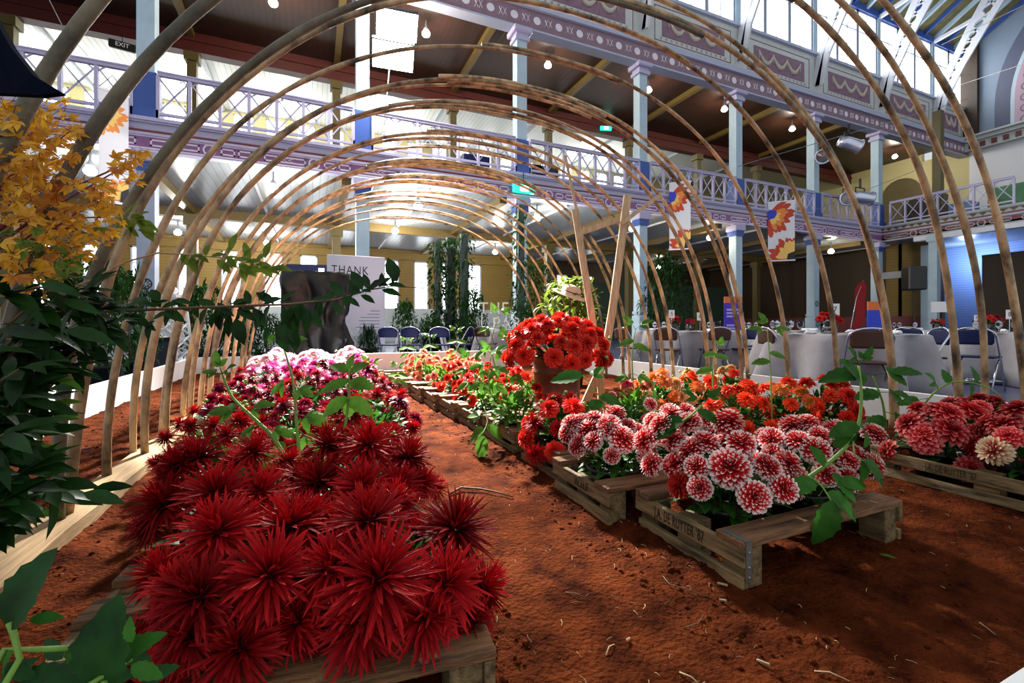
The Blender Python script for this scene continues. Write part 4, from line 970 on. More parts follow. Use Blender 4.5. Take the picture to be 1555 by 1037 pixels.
TF, cf = table(1180, 9.8, .9, 'set back between two nearer tables', 8, 5)
TG, cg = table(1425, 10.2, .95, 'far back before the loudspeaker', 9, 3)
posy(ca, -.25, .05, 'pink and white posy on the cloth of the third table from the right', 1)
posy(cb, -.18, .0, 'red posy in a glass bowl on the second table from the right', 2, .14, 'plainred')
posy(cc, -.1, .25, 'dark pink posy on the table at the right edge', 3, .14)
posy(cg, .1, .05, 'small dark posy on the far table before the loudspeaker', 4, .12)
posy(ca, .5, .4, 'small dark pink posy at the right of the third table from the right', 5, .08)
stand(TA, 1020, 8.6, .25, '5', ca.z+.001, 'white number card standing left on the third table from the right')
stand(TA, 1063, 8.5, .2, '6', ca.z+.001, 'white number card standing right on the third table from the right')
stand(TBt, 1268, 6.2, .24, '7', cb.z+.001, 'white number card beside the red posy', 1.1)
stand(TC, 1533, 6.6, .2, '8', cc.z+.001, 'white number card beside the dark pink posy at the right edge', .9)
stand(TG, 1483, 9.9, .2, '9', FZ+.741, 'small white number card far back on the table before the loudspeaker', .9)
# folding chairs
def chair_proto(name, label, m):
    t = thing(name, label, 'chair', (0,0,FZ)); mb = MB()
    # front frame: legs rise to the bowed back; rear legs cross
    w = .205
    pts = [(-w,.2,0),(-w,.02,.42),(-w,-.16,.72)]+[(-w+.06*(1-math.cos(q*PI/8)) if 0 else -w*math.cos(q*PI/8), -.17-.02*math.sin(q*PI/8), .72+.1*math.sin(q*PI/8)) for q in range(1,8)]+[(w,-.16,.72),(w,.02,.42),(w,.2,0)]
    MB().tube(pts, .012, 8).build('front_frame', M['chrome'], t, True)
    for s in (-1,1): MB().tube([(s*(w-.025),-.25,0),(s*(w-.025),-.02,.33),(s*(w-.025),.13,.43)], .011, 8).build('rear_leg', M['chrome'], t, True)
    MB().tube([(-w+.02,-.19,.13),(w-.02,-.19,.13)], .009, 6).tube([(-w,.15,.12),(w,.15,.12)], .009, 6).build('stretcher', M['chrome'], t, True)
    MB().box(-.19,.19,-.16,.21,.425,.45, None, .012).build('seat', m, t)
    mb = MB(); n = 12; vs = []
    for j, (z, kk) in enumerate(((.6,.9),(.63,1),(.72,1),(.77,.86),(.8,.5))):
        for i in range(n+1):
            x = (-1+2*i/n)*.19*kk; vs.append((x, -.155-.03*(1-(x/.19)**2)-.03*(z-.6), z))
    k = len(vs); vs += [(x, y-.018, z) for x, y, z in vs]; W = n+1
    fs = [(j*W+i, j*W+i+1, (j+1)*W+i+1, (j+1)*W+i) for j in range(4) for i in range(n)]
    fs += [tuple(k+q for q in f[::-1]) for f in fs]
    rim = [i for i in range(W)]+[j*W+n for j in range(1,5)]+[4*W+i for i in range(n-1,-1,-1)]+[j*W for j in range(3,0,-1)]
    fs += [(rim[i], rim[i-1], k+rim[i-1], k+rim[i]) for i in range(len(rim))]
    mb.add(vs, fs).build('backrest', m, t, True)
    return t
CH = {}
def chair(px, d, face, label, m='navy', group='folding chairs at the tables'):
    p = at(px, 500, d)
    if m not in CH: CH[m] = o = chair_proto('folding_chair', label, M['navy' if m == 'navy' else 'brownseat'])
    else: o = copy_tree(CH[m])
    o.location = (p.x, p.y, FZ); tag(o, label, 'chair', group)
    if isinstance(face, V): f = face-p; o.rotation_euler = (0,0,math.atan2(-f.x, f.y))
    else: o.rotation_euler = (0,0,face)
chair(592, 9.6, -YAW+.05, 'navy folding chair nearest the THANK YOU panel, back to the garden', 'navy', 'navy chairs before the potted trees')
chair(626, 9.7, -YAW-.05, 'middle of the three navy folding chairs before the small potted tree', 'navy', 'navy chairs before the potted trees')
chair(668, 9.6, -YAW+.1, 'rightmost of the three navy folding chairs before the vine posts', 'navy', 'navy chairs before the potted trees')
chair(703, 10.0, .9, 'folding chair seen side-on left of the table with the PARK letters')
chair(738, 10.2, ce, 'brown backed folding chair at the far table with the PARK letters', 'brown')
chair(1015, 7.75, ca, 'brown backed chrome folding chair before the third table from the right', 'brown')
chair(1085, 7.75, ca, 'chrome folding chair turned half left at the third table from the right', 'brown')
chair(955, 8.3, ca, 'folding chair at the left side of the third table from the right, beside the trestle', 'brown')
chair(1130, 8.0, 1.4, 'folding chair seen side-on right of the third table from the right')
chair(1145, 9.0, V((5.5,9.0,0)) if 0 else ca, 'navy folding chair with high blue back right of the third table', 'navy')
chair(1182, 6.1, cb, 'brown folding chair at the left of the second table from the right', 'brown')
chair(1315, 5.05, cb, 'wide brown backed folding chair directly before the second table from the right', 'brown')
chair(1402, 5.9, cb, 'chrome folding chair seen side-on at the right of the second table')
chair(1370, 6.9, cb, 'navy folding chair behind the side-on chrome chair')
chair(1485, 6.0, cc, 'chrome folding chair seen side-on at the table on the right edge')
# sign totems
M['purple'] = mat('purple_sign', (.07,.02,.55), .4); M['orange'] = mat('orange_sign', (.75,.16,.03), .4); M['cobalt'] = mat('cobalt_sign', (.01,.05,.6), .4)
M['signtxt'] = mat('pale_sign_lettering', (.45,.45,.85), .5)
def totem(px, d, w, z1, z2, m, label):
    p = at(px, 500, d); t = thing('sign_totem', label, 'sign', (p.x,p.y,FZ), -YAW-.1)
    MB().box(-w/2,w/2,-.02,.02,.0,z1, None, .004).build('panel', M[m], t)
    MB().box(-w/2,w/2,-.02,.02,z1,z2, None, .004).build('header', M['orange'], t)
    if m == 'purple':
        mb = MB()
        for z, ww in ((z1-.18,.3),(z1-.27,.34),(z1-.36,.16),(z1-.6,.2),(z1-.68,.26)): mb.box(-w/2+.06,-w/2+.06+ww,-.023,-.02,z-.025,z+.025)
        mb.build('lettering', M['signtxt'], t)
    MB().box(-w/2,w/2,-.15,.15,-.0,.02).build('base', M['black'], t)
totem(1113, 12.2, .46, 1.45, 1.62, 'purple', 'purple sign panel with orange top behind the third table from the right')
totem(1330, 10.5, .36, 1.2, 1.4, 'cobalt', 'cobalt blue sign panel with orange top behind the second table from the right')
# red feather flag
p = at(1306, 480, 19); t = thing('feather_flag', 'red curved feather flag standing under the gallery', 'flag', (p.x,p.y,FZ), -YAW)
M['redflag'] = mat('red_flag_cloth', (.4,.01,.015), .6, transl=.2)
mb = MB(); n = 14; L = []; R = []
for i in range(n+1):
    u = i/n; z = .35+2.35*u; xc = -.3+.5*u+.1*math.sin(5*u); w = (.3+.22*u if u < .8 else .48*max(0,1-((u-.8)/.2)**2)**.5+.02)
    L.append((xc-w*.5,0,z)); R.append((xc+w*.5,0,z))
vs = L+R; vs = [(x,.02*math.sin(z*4),z) for x,y,z in vs]; k = len(vs); vs += [(x,y+.01,z) for x,y,z in vs]
fs = [(i,n+1+i,n+2+i,i+1) for i in range(n)]; fs += [tuple(q+k for q in f[::-1]) for f in fs]
mb.add(vs, fs).build('flag', M['redflag'], t, True); MB().tube([(-.42,0,0),(-.38,0,.8),(-.15,0,2.0),(.15,0,2.75)], .012, 6).build('pole', M['chrome'], t, True); MB().box(-.6,-.24,-.2,.2,0,.04).build('base', M['black'], t)
# loudspeaker on a stand
p = at(1388, 440, 17.5); t = thing('loudspeaker_stand', 'thin dark speaker stand before the ochre wall', 'speaker stand', (p.x,p.y,FZ))
MB().tube([(0,0,.6),(0,0,2.2)], .03, 8).build('pole', M['black'], t)
for q in range(3): a = q*2.094; MB().tube([(0,0,.75),(.5*math.cos(a),.5*math.sin(a),.02)], .018, 6).build('leg', M['black'], t)
t = thing('loudspeaker', 'large black loudspeaker on its stand before the ochre wall', 'loudspeaker', (p.x,p.y,FZ+2.2), -YAW-.25)
MB().box(-.3,.3,-.28,.28,0,.9, None, .04).build('cabinet', M['black'], t); MB().box(-.26,.26,-.295,-.28,.04,.86).build('grille', mat('speaker_grille', (.035,.035,.036), .5, .4), t)
p = at(1373, 391, 17.9); t = thing('wall_sign', 'small pale sign with lettering high on the ochre wall', 'sign', (26.98, p.y, p.z), 0)
t = tag(MB().box(-.02,0,-.85,.85,-.17,.17).build('wall_sign', M['cardw'], None, False, (26.9, 12.9, 3.35)), 'small pale strip sign high on the ochre wall', 'sign') if 0 else t
MB().box(-.03,0,-.9,.9,-.17,.17).build('plate', M['grey'], t); text('Balloon', .3, M['ink'], 'lettering', t, Matrix.Translation(V((-.034,0.1,0))) @ Matrix.Rotation(-PI/2, 4, 'Z') @ Matrix.Rotation(PI/2, 4, 'X'), .001) if 0 else None
t.location = (26.99, 13.1, 3.35)
p = on_y(1431, 466, 10.8)
tag(MB().box(-.35,.35,-.01,.01,-.2,.2).build('notice', M['cardw'], None, False, (26.2,11.5,1.45), -YAW-.3), 'white notice sheet on the ochre wall at the right', 'notice')
p = at(1431, 466, 17.2); bpy.data.objects['notice'].location = p
MB().box(-.05,.05,-.08,.06,.2-1.7,-.2).build('post', M['black'], bpy.data.objects['notice'])
# THANK YOU panel
M['signpanel'] = mat('white_lilac_sign_panel', (.62,.66,.82), .35)
M['grass'] = mat('printed_green_spray', (.05,.25,.16), .6)
t = thing('display_sign', 'tall white panel reading THANK YOU at the far end of the garden', 'sign', (.92,10.85,FZ), .0)
MB().box(-.62,.62,-.03,.03,0,2.42, None, .006).build('board', M['signpanel'], t)
RX = Matrix.Rotation(PI/2, 4, 'X')
text('THANK', .27, M['ink'], 'lettering', t, Matrix.Translation(V((-.14,-.033,2.08))) @ RX @ Matrix.Scale(.78, 4, (1,0,0)), .001, 1.15)
text('YOU', .27, M['ink'], 'lettering', t, Matrix.Translation(V((-.3,-.033,1.76))) @ RX @ Matrix.Scale(.78, 4, (1,0,0)), .001, 1.15)
mb = MB()
for i, w in enumerate((.2,.27,.42,.46,.44,.52)): mb.box(.5-w,.5,-.034,-.031,1.17-.075*i,1.19-.075*i)
mb.build('small_print', mat('grey_blue_print', (.25,.26,.42), .6), t)
rg = random.Random(9); mb = MB()
for i in range(150):
    x = rg.gauss(.15,.16); z = rg.gauss(.5,.13); 
    if abs(x) < .58: mb.bar((x,-.034,z),(x+rg.uniform(-.06,.06),-.034,z+rg.uniform(.02,.12)),.006,.003,(0,1,0))
for i in range(60):
    x = rg.gauss(-.05,.16); z = rg.gauss(1.55,.05)
    if abs(x) < .58: mb.bar((x,-.034,z),(x+rg.uniform(-.03,.03),-.034,z+rg.uniform(.02,.06)),.006,.003,(0,1,0))
mb.build('printed_spray', M['grass'], t)
# black sheet over a stack
M['sheet'] = mat('crinkled_black_sheet', (.009,.0085,.009), .36, var=.3, spec=.35, bump=.9, bscale=9)
t = None; mb = MB(); n = 72; rows = 26; vs = []; rg = random.Random(4)
for j in range(rows+1):
    v = j/rows; z = 1.86*(1-v)
    for i in range(n):
        a = 2*PI*i/n; c, s = math.cos(a), math.sin(a); k = (abs(c)**6+abs(s)**6)**(-1/6)
        f = .16*noise.noise(V((c*2.2, s*2.2, z*1.5)))+.11*noise.noise(V((c*5+z, s*5, z*2.6+5)))+.05*abs(noise.noise(V((c*11, s*11+z*2, z*5))))+.02*math.sin(11*a+3*z)
        rx, ry = (.56-.10*v*(1-v)*2+f*(.35+.65*min(1,v*4)), .42+f*(.35+.65*min(1,v*4)))
        if v > .9: rx += .03
        vs.append((c*k*rx, s*k*ry, z-.03*noise.noise(V((c*3, s*3, 1)))*(1-v)))
vs.append((0,0,1.83))
fs = [((j+1)*n+i, (j+1)*n+(i+1) % n, j*n+(i+1) % n, j*n+i) for j in range(rows) for i in range(n)]+[(i, (i+1) % n, len(vs)-1) for i in range(n)]
mb.add(vs, fs); o = mb.build('covered_stack', M['sheet'], None, True, (.1,9.6,FZ+.002), -.15); tag(o, 'bulky stack wrapped in a crinkled black plastic sheet left of the THANK YOU panel', 'covered stack')
p = at(470, 440, 16.5)
t = thing('backdrop_screen', 'dark navy screen with two small lit panels behind the wrapped stack', 'screen', (p.x,p.y,FZ), -YAW*.6)
MB().box(-.95,.85,-.05,.05,0,3.05).build('screen', M['navy'], t)
for x in (.42,.72): MB().box(x-.1,x+.1,-.065,-.05,2.62,2.92).build('lit_panel', M['pane'], t)
# THE PARK letters
M['letter'] = mat('white_letter_board', (.92,.96,.97), .5)
t = thing('letter_sign', 'white standing letters reading THE PARK on the far table', 'letter sign', (ce.x-.1, ce.y-.1, ce.z+.001), -YAW)
text('PARK', .40, M['letter'], 'word', t, Matrix.Translation(V((0.1,0,.15))) @ RX @ Matrix.Scale(.95, 4, (1,0,0)), .02, 1.1)
text('THE', .40, M['letter'], 'word', t, Matrix.Translation(V((-.35,.0,.52))) @ RX @ Matrix.Scale(.95, 4, (1,0,0)), .02, 1.1)
MB().box(-.75,.62,-.06,.06,0,.02).bar((-.65,.03,0),(-.65,.03,.4),.02,.02).bar((-.05,.03,0),(-.05,.03,.4),.02,.02).build('base', M['letter'], t)
# potted trees and shrubs in the hall
SH = {}
def shrub_mesh(seed, m, n, L, W, top=.8):
    rg = random.Random(seed); mb = MB()
    for i in range(n):
        a = rg.uniform(0,6.283); z = rg.random()**.8; r = rg.random()**.5*(1-.75*z*z*top)
        p = V((r*math.cos(a), r*math.sin(a), z)); d = V((math.cos(a)+rg.uniform(-.8,.8), math.sin(a)+rg.uniform(-.8,.8), rg.uniform(-.6,.9)))
        leaf(mb, p, d, (0,0,1), L*rg.uniform(.6,1.3), L*W*rg.uniform(.7,1.2), 'simple' if n > 300 else 'oval', .2, rg.uniform(.1,.5), 0)
    me = mesh_of(mb, 'foliage', M[m]); return me
def shrub(px, d, r, z0, z1, label, m='leaf_shrub', n=420, L=.16, pot=True, seed=1, name='potted_shrub', cat='potted shrub', W=.5):
    p = at(px, 500, d); t = thing(name, label, cat, (p.x,p.y,FZ), seed*.7)
    key = (m, n, L, W, seed % 2)
    if key not in SH: SH[key] = shrub_mesh(seed, m, n, L/((r+(z1-z0))/2), W)
    inst('foliage', SH[key], t, (0,0,z0-FZ), None, (r,r,z1-z0))
    if pot:
        MB().lathe([(0,0),(.15,0),(.2,.3),(.215,.3),(.215,.34),(.2,.34),(.18,.3),(0,.29)], 20).build('pot', M['black'], t, True)
        MB().tube([(0,0,.25),(.01,.01,z0-FZ+.1),(.0,0,z0-FZ+(z1-z0)*.7)], [.025,.02,.008], 6).build('stem', M['twig'], t, True)
    return t
shrub(615, 11.4, .34, .55, 1.4, 'small dark potted tree behind the navy chairs', 'leaf_shrub', 900, .13, seed=1)
shrub(720, 12.2, .42, .35, 1.75, 'pointed dark potted tree left of the PARK letters', 'leaf_shrub', 900, .16, seed=2)
shrub(655, 11.6, .5, .15, .95, 'low bushy potted fern behind the navy chairs', 'leaf_shrub', 900, .2, seed=3, W=.3)
shrub(560, 10.4, .25, .2, .75, 'low green fern at the right edge of the THANK YOU panel', 'leaf_shrub', 900, .14, seed=5, W=.3)
shrub(805, 12.0, .5, .2, 1.3, 'dark potted shrub behind the brown tub at its left', 'leaf_shrub', 900, .16, seed=4)
shrub(160, 5.9, .5, .15, 1.6, 'dense dark potted shrub outside the left edging board', 'leaf_shrub', 900, .16, seed=6)
shrub(196, 6.7, .4, .2, 1.55, 'taller dark potted shrub behind the dense one at the left', 'leaf_shrub', 900, .16, seed=7)
shrub(305, 8.6, .5, .2, 1.55, 'dark potted shrub right of the white lattice obelisk', 'leaf_shrub', 900, .18, seed=8)
shrub(352, 8.3, .45, .2, 1.2, 'low potted shrub seen between the left poles', 'leaf_shrub', 900, .18, seed=9)
shrub(405, 8.8, .4, .2, 1.0, 'small dark shrub left of the wrapped stack', 'leaf_shrub', 900, .16, seed=10)
shrub(866, 6.1, .45, .75, 1.42, 'yellow green leafy shrub between the tub and the trestle', 'leaf_lime', 300, .15, seed=11, W=.6)
shrub(1012, 12.0, .75, .8, 2.6, 'dark leafy tree behind the third table from the right', 'leaf_shrub', 900, .2, seed=12)
shrub(815, 9.6, .65, .9, 2.1, 'loose dark shrub behind the yellow green one', 'leaf_shrub', 900, .12, seed=13)
# straw hat on the lime shrub
M['hat'] = mat('peach_felt_hat', (.72,.47,.3), .8)
p = at(866, 440, 5.8); t = thing('sun_hat', 'peach coloured hat resting on top of the yellow green shrub', 'hat', (p.x,p.y,p.z-.06), 0); t.rotation_euler = (.35,.2,0)
MB().lathe([(.24,-.01),(.23,0),(.13,.02),(.12,.08),(.09,.115),(0,.125)], 30).build('crown_and_brim', M['hat'], t, True); MB().lathe([(.127,.022),(.127,.05),(.122,.05),(.12,.022)], 30).build('band', M['brownseat'], t, True)
# vine-clad posts
M['vinepost'] = mat('dark_green_grey_post', (.07,.1,.1), .6, var=.3)
def vine_post(px, d, top, w, label, seed, dens=430):
    p = at(px, 480, d); t = thing('vine_post', label, 'vine post', (p.x,p.y,FZ)); rg = random.Random(seed)
    MB().box(-w,w,-w,w,0,top-FZ, None, .01).build('post', M['vinepost'], t)
    mb = MB(); H = top-FZ
    for i in range(dens):
        z = H*rg.random(); a = rg.uniform(0,6.28); r = w*1.2+abs(rg.gauss(0,.1))+.1*math.sin(z*3+seed)**2
        leaf(mb, (r*math.cos(a), r*math.sin(a), z), (math.cos(a), math.sin(a), rg.uniform(-1.2,.2)), (0,0,1), rg.uniform(.1,.2), rg.uniform(.06,.11), 'simple', .2, .3)
    for k in range(4): mb.tube([(w*1.25*math.cos(k*1.6+q*.5), w*1.25*math.sin(k*1.6+q*.5), H*q/12) for q in range(13)], .012, 5)
    mb.build('vine', M['leaf_shrub'], t, True)
vine_post(664, 12.4, 3.1, .07, 'thin post wrapped in vine at the left of the pair beyond the chairs', 1)
vine_post(684, 13.0, 3.3, .12, 'middle post hung with vine beyond the navy chairs', 3)
vine_post(704, 12.5, 3.3, .1, 'post hung with thick vine left of the PARK letters', 2)
vine_post(790, 12.9, 4.2, .09, 'tall vine trailing down beside the pillar beyond the tub', 5, 320)
# lattice obelisk and bin at the left
t = thing('lattice_obelisk', 'white lattice obelisk standing outside the garden at the left', 'trellis', (0,0,FZ), 0); p = at(263, 500, 7.9); t.location = (p.x,p.y,FZ); t.rotation_euler = (0,0,-YAW)
mb = MB(); w0, w1, Hh = .22, .12, 1.35
for s in (-1,1):
    for q in (-1,1): mb.bar((s*w0,q*w0,0),(s*w1,q*w1,Hh),.035,.035)
for q in (-1,1):
    for k in range(6):
        za, zb = Hh*k/6, Hh*(k+1)/6; wa = w0+(w1-w0)*k/6; wb = w0+(w1-w0)*(k+1)/6
        for s in (-1,1):
            mb.bar((-s*wa,q*wa,za),(s*wb,q*wb,zb),.025,.012); mb.bar((-s*wa,q*wa,(za+zb)/2),(0,q*(wa+wb)/2,zb),.02,.012); mb.bar((q*wa,-s*wa,za),(q*wb,s*wb,zb),.025,.012)
mb.build('lattice', M['white'], t); MB().box(-.16,.16,-.16,.16,Hh-.02,Hh+.03).sphere((0,0,Hh+.1),.07,12,8).build('finial', M['white'], t)
p = at(232, 500, 7.2); t = thing('waste_bin', 'dark blue black bin standing outside the garden at the left', 'bin', (p.x,p.y,FZ), -.4)
MB().box(-.22,.22,-.22,.22,0,.62, None, .03).build('body', mat('dark_bin', (.015,.02,.035), .4), t); MB().box(-.24,.24,-.24,.24,.62,.68, None, .02).build('lid', M['black'], t)
p = at(640, 500, 10.9); t = thing('side_table', 'low white table behind the navy chairs', 'side table', (p.x,p.y,FZ), -YAW)
MB().box(-.6,.6,-.3,.3,.62,.66).build('tabletop', M['white'], t)
for sx in (-1,1):
    for sy in (-1,1): MB().bar((sx*.62,sy*.28,0),(sx*.5,sy*.25,.62),.05,.05).build('leg', M['white'], t)
# hanging banners with a flower picture
M['bannerw'] = mat('white_banner_cloth', (.78,.79,.86), .7, transl=.15)
M['bred'] = mat('printed_red', (.5,.05,.02), .7); M['borange'] = mat('printed_orange', (.75,.25,.05), .7); M['byellow'] = mat('printed_yellow', (.85,.55,.15), .7); M['bblue'] = mat('printed_blue', (.03,.05,.5), .7); M['bblack'] = M['ink']
def banner(loc, w, h, rz, label, pale=False):
    t = thing('hanging_banner', label, 'banner', loc, rz, 'flower banners hung from the gallery')
    MB().box(-w/2,w/2,-.006,.006,-h,0).build('cloth', M['bannerw'], t)
    MB().box(-w/2-.02,w/2+.02,-.015,.015,-h-.05,-h).build('batten', M['clothw'], t); MB().box(-w/2-.02,w/2+.02,-.015,.015,0,.04).build('batten', M['clothw'], t)
    def petals(cx, cz, a0, a1, r0, r1, n, m, seed, y=-.0075, clip=True):
        rg = random.Random(seed); mb = MB()
        for i in range(n):
            a = a0+(a1-a0)*(i+.5)/n+rg.uniform(-.06,.06); L = r1*rg.uniform(.85,1.1); pts = []
            d = V((math.cos(a),0,math.sin(a))); s = V((-math.sin(a),0,math.cos(a))); ww = (L)*abs(a1-a0)/n*.62
            for u, q in ((r0/L,.3),(.6,.8),(.85,1),(1,.3)): pts.append((d*L*u+s*ww*q, d*L*u-s*ww*q))
            vs = [V((cx,y,cz))+p[0] for p in pts]+[V((cx,y,cz))+p[1] for p in reversed(pts)]
            vs = [V((max(-w/2,min(w/2,v.x)), y-.0006*(i % 3), max(-h,min(0,v.z)))) for v in vs]
            mb.add(vs, [tuple(range(8))])
        mb.build('printed_petals', M[m], t)
    petals(-w*.5, -h*.2, -1.5, .75, .05, w*.95, 12, 'bred' if not pale else 'borange', 1, -.0075)
    petals(-w*.5, -h*.2, -1.3, .3, .05, w*.7, 9, 'borange' if not pale else 'byellow', 2, -.0105); petals(-w*.5, -h*.2, -1.2, 0, .05, w*.5, 6, 'byellow', 3, -.0135)
    MB().add([(-w/2,-.017,-h*.12),(-w*.2,-.017,-h*.14),(-w*.16,-.017,-h*.2),(-w*.25,-.017,-h*.27),(-w/2,-.017,-h*.3)],[(0,4,3,2,1)]).build('printed_centre', M['bblue'], t)
    petals(w*.5, -h*.98, 1.55, 3.2, .05, w*.98, 10, 'bred' if not pale else 'borange', 4, -.0075); petals(w*.5, -h*.98, 1.5, 3.1, .05, w*.72, 8, 'byellow', 5, -.0105)
    MB().add([(w/2,-.017,-h),(w*.2,-.017,-h),(w*.25,-.017,-h*.9),(w/2,-.017,-h*.86)],[(0,1,2,3)]).build('printed_centre', M['bblack'], t)
    MB().tube([(-w/2,0,.04),(0,.1,.42),(w/2,0,.04)], .008, 5).build('cord', M['ink'], t)
banner((-3.95,12.55,5.85), .5, 2.35, .55, 'pale flower banner hanging from the gallery at the left, behind the poles', True)
banner((12.05,12.5,5.9), .72, 2.35, -.75, 'white banner with red flower hanging at the left of the right-hand pair')
banner((17.4,12.5,5.8), .95, 2.35, -.75, 'white banner with red flower hanging nearest the hall corner')
# exit signs
M['exitg'] = emit('green_exit_light', (.02,.55,.38), 1.2); M['exitw'] = emit('white_exit_light', (.7,1,.9), 3.0); M['exitk'] = M['black']
def exit_sign(loc, label, lit=True, rz=0, s=1.0):
    t = thing('exit_sign', label, 'exit sign', loc, rz)
    MB().box(-.36*s,.36*s,-.06,.06,-.13*s,.13*s, None, .02).build('box', M['exitg' if lit else 'exitk'], t)
    if lit: MB().box(-.14*s,.14*s,-.065,-.06,-.09*s,.09*s).build('lit_square', M['exitw'], t)
    text('EXIT', .2*s, M['exitg'] if lit else M['cardw'], 'lettering', t, Matrix.Translation(V((.0,-.068,0))) @ RX @ Matrix.Scale(.5 if lit else .9, 4, (1,0,0)), .001)
    MB().bar((0,0,.13*s),(0,0,.5*s),.02,.02).build('bracket', M['black'], t)
p = on_y(795,287,12.75); exit_sign(p, 'green lit exit sign on the gallery front above the tunnel', True, 0, 1.0)
p = on_y(920,195,18.6); exit_sign(p, 'small green exit light under the red brown beam', True, -.3, .8)
p = on_y(1347,252,18.0); exit_sign(p, 'green exit light near the arched doorway', True, -.5, .8)
p = on_y(186,70,17.5); exit_sign(p, 'black exit sign hung below the red brown beam at the left', False, .2, .9)
# stage lights on a cable at the right
def cable(pts, label, r=.012):
    mb = MB(); mb.tube(pts, r, 5); tag(mb.build('cable', M['steel'], None), label, 'cable')
A = on_y(1155,242,12.4); B = on_y(1300,200,12.4); 
cable([on_y(1120,253,12.4), A, B, on_y(1470,150,12.4)], 'thin steel cable crossing before the gallery with the stage lights', .014)
cable([at(1430,68,17), at(1555,8,9)], 'thin cable running up to the right past the end wall', .008)
cable([at(1440,135,20), at(1555,97,12)], 'thin cable crossing the painted end wall', .01)
cable([at(75,0,9), at(95,40,9.3), at(180,140,12)], 'thin cord running down to the left banner', .008)
cable([on_y(1240,318,12.4), on_y(1400,255,12.4)], 'lower steel cable before the right gallery', .012)
M['par'] = mat('polished_lamp_can', (.62,.65,.8), .3, .9); M['lens'] = mat('lamp_lens_glass', (.25,.24,.24), .1, .5)
def stage_light(px, py, dx, dz, label):
    p = on_y(px, py, 12.35); t = thing('stage_light', label, 'stage light', p, 0, 'stage lights on the cables'); t.scale = (1.35,)*3
    q = V((dx,-.5,dz)).normalized().to_track_quat('Z','Y').to_matrix().to_4x4()
    MB().lathe([(0,-.32),(.16,-.3),(.2,-.1),(.2,.3),(.23,.32),(.23,.36),(.19,.36),(.17,.1),(0,.08)], 20, q).build('can', M['par'], t, True)
    MB().lathe([(0,.26),(.17,.26),(.17,.27),(0,.29)], 16, q).build('lens', M['lens'], t)
    MB().tube([(-.24,0,0),(-.24,0,.32),(.24,0,.32),(.24,0,0)], .02, 6).bar((0,0,.32),(0,0,.62),.05,.05).build('yoke', M['black'], t)
stage_light(1289,218,.8,-.35,'upper right silver stage light on the cable'); stage_light(1250,236,-.8,-.4,'upper left silver stage light on the cable')
stage_light(1287,303,-.8,-.1,'lower left silver stage light before the railing'); stage_light(1306,300,.8,-.15,'lower right silver stage light before the railing')
# things stored behind the right railing, and on the gallery
def crate(y, x, w, h, m, label): tag(MB().box(-.4,.4,-w/2,w/2,0,h, None, .02).build('storage_box', m, None, False, (x,y,5.502)), label, 'box')
crate(10.6, 26.6, 1.0, .75, M['bluewall'], 'pale blue plastic tub behind the right gallery railing'); crate(9.0, 26.7, 1.2, 1.1, mat('green_wrap', (.02,.16,.06), .4, var=.5, vscale=3), 'dark green wrapped bale behind the right gallery railing')
crate(7.6, 26.7, 1.0, 1.0, M['cobalt'], 'blue box behind the right gallery railing near the picture edge'); crate(12.2, 26.5, .7, 1.3, M['brownwall'], 'brown cabinet behind the right gallery railing by the corner')
p = on_y(805,233,14); 
for px in (720,800,825): 
    q = on_y(px, 240, 14.2); tag(MB().box(-.45,.45,-.3,.3,0,.8, None, .02).build('storage_box', M['navy' if px < 790 else 'black'], None, False, (q.x,q.y,5.502)), {720:'dark blue box behind the gallery railing left of the pillar', 800:'black case behind the gallery railing right of the pillar', 825:'second black case behind the gallery railing, further right'}[px], 'box')
# ---------------------------------------------------------------- lamps
M['bulb'] = emit('lamp_glow', (1,.93,.78), 45)
def lamp(px, py, z, w, label, shade=True, r=.13, col=(1,.9,.74)):
    p = ground(px, py, z); t = thing('ceiling_lamp', label, 'ceiling lamp', p, 0, 'lamps under the gallery ceilings')
    MB().sphere((0,0,-.03), r, 14, 8, .8).build('bulb', M['bulb'], t, True)
    MB().lathe([(.02,.42),(.03,.2),(.07,.15),(.085,.09),(.075,.08),(.05,.13),(.02,.14)], 16).build('socket', M['grey'], t, True)
    L = bpy.data.lights.new('lamp_light', 'POINT'); L.energy = w; L.color = col; L.shadow_soft_size = .1
    o = bpy.data.objects.new('lamp_light', L); C.objects.link(o); o.parent = t; o.location = (0,0,-.26)
low = [(137,258,'leftmost lamp below the gallery, behind the yellow leaves'),(415,285,'lamp below the gallery seen between the left hoops'),(635,311,'lamp below the gallery above the tunnel middle'),(600,350,'lower lamp below the gallery over the THANK YOU panel'),(815,330,'lamp below the gallery right of the tunnel top'),(405,368,'small far lamp below the gallery at the left'),(270,352,'far lamp below the gallery behind the left pillar'),
       (960,346,'lamp below the gallery beside the trestle top'),(1078,360,'lamp below the gallery between the two right banners'),(1262,381,'lamp below the gallery near the hall corner'),(1150,402,'small far lamp below the gallery right of the banners'),(752,382,'far lamp beyond the vine posts'),(1000,405,'small bright lamp low down behind the third table')]
for px, py, lb in low: lamp(px, py, 4.42, 230 if px < 850 else 28, lb, col=(1,.93,.8) if px < 850 else (1,.8,.45))
for px, py, lb in [(647,50,'bright lamp on the brown ceiling beside the floodlight'),(832,98,'lamp on the brown ceiling right of the central column'),(985,136,'lamp on the brown ceiling half hidden by a column'),(1100,165,'lamp on the brown ceiling above the right-hand banners'),(1203,195,'lamp on the brown ceiling near the stage lights'),(1359,237,'lamp by the arched doorway on the gallery'),(415,3,'lamp on the brown ceiling at the top edge of the picture')]:
    lamp(px, py, 10.4, 120, lb)
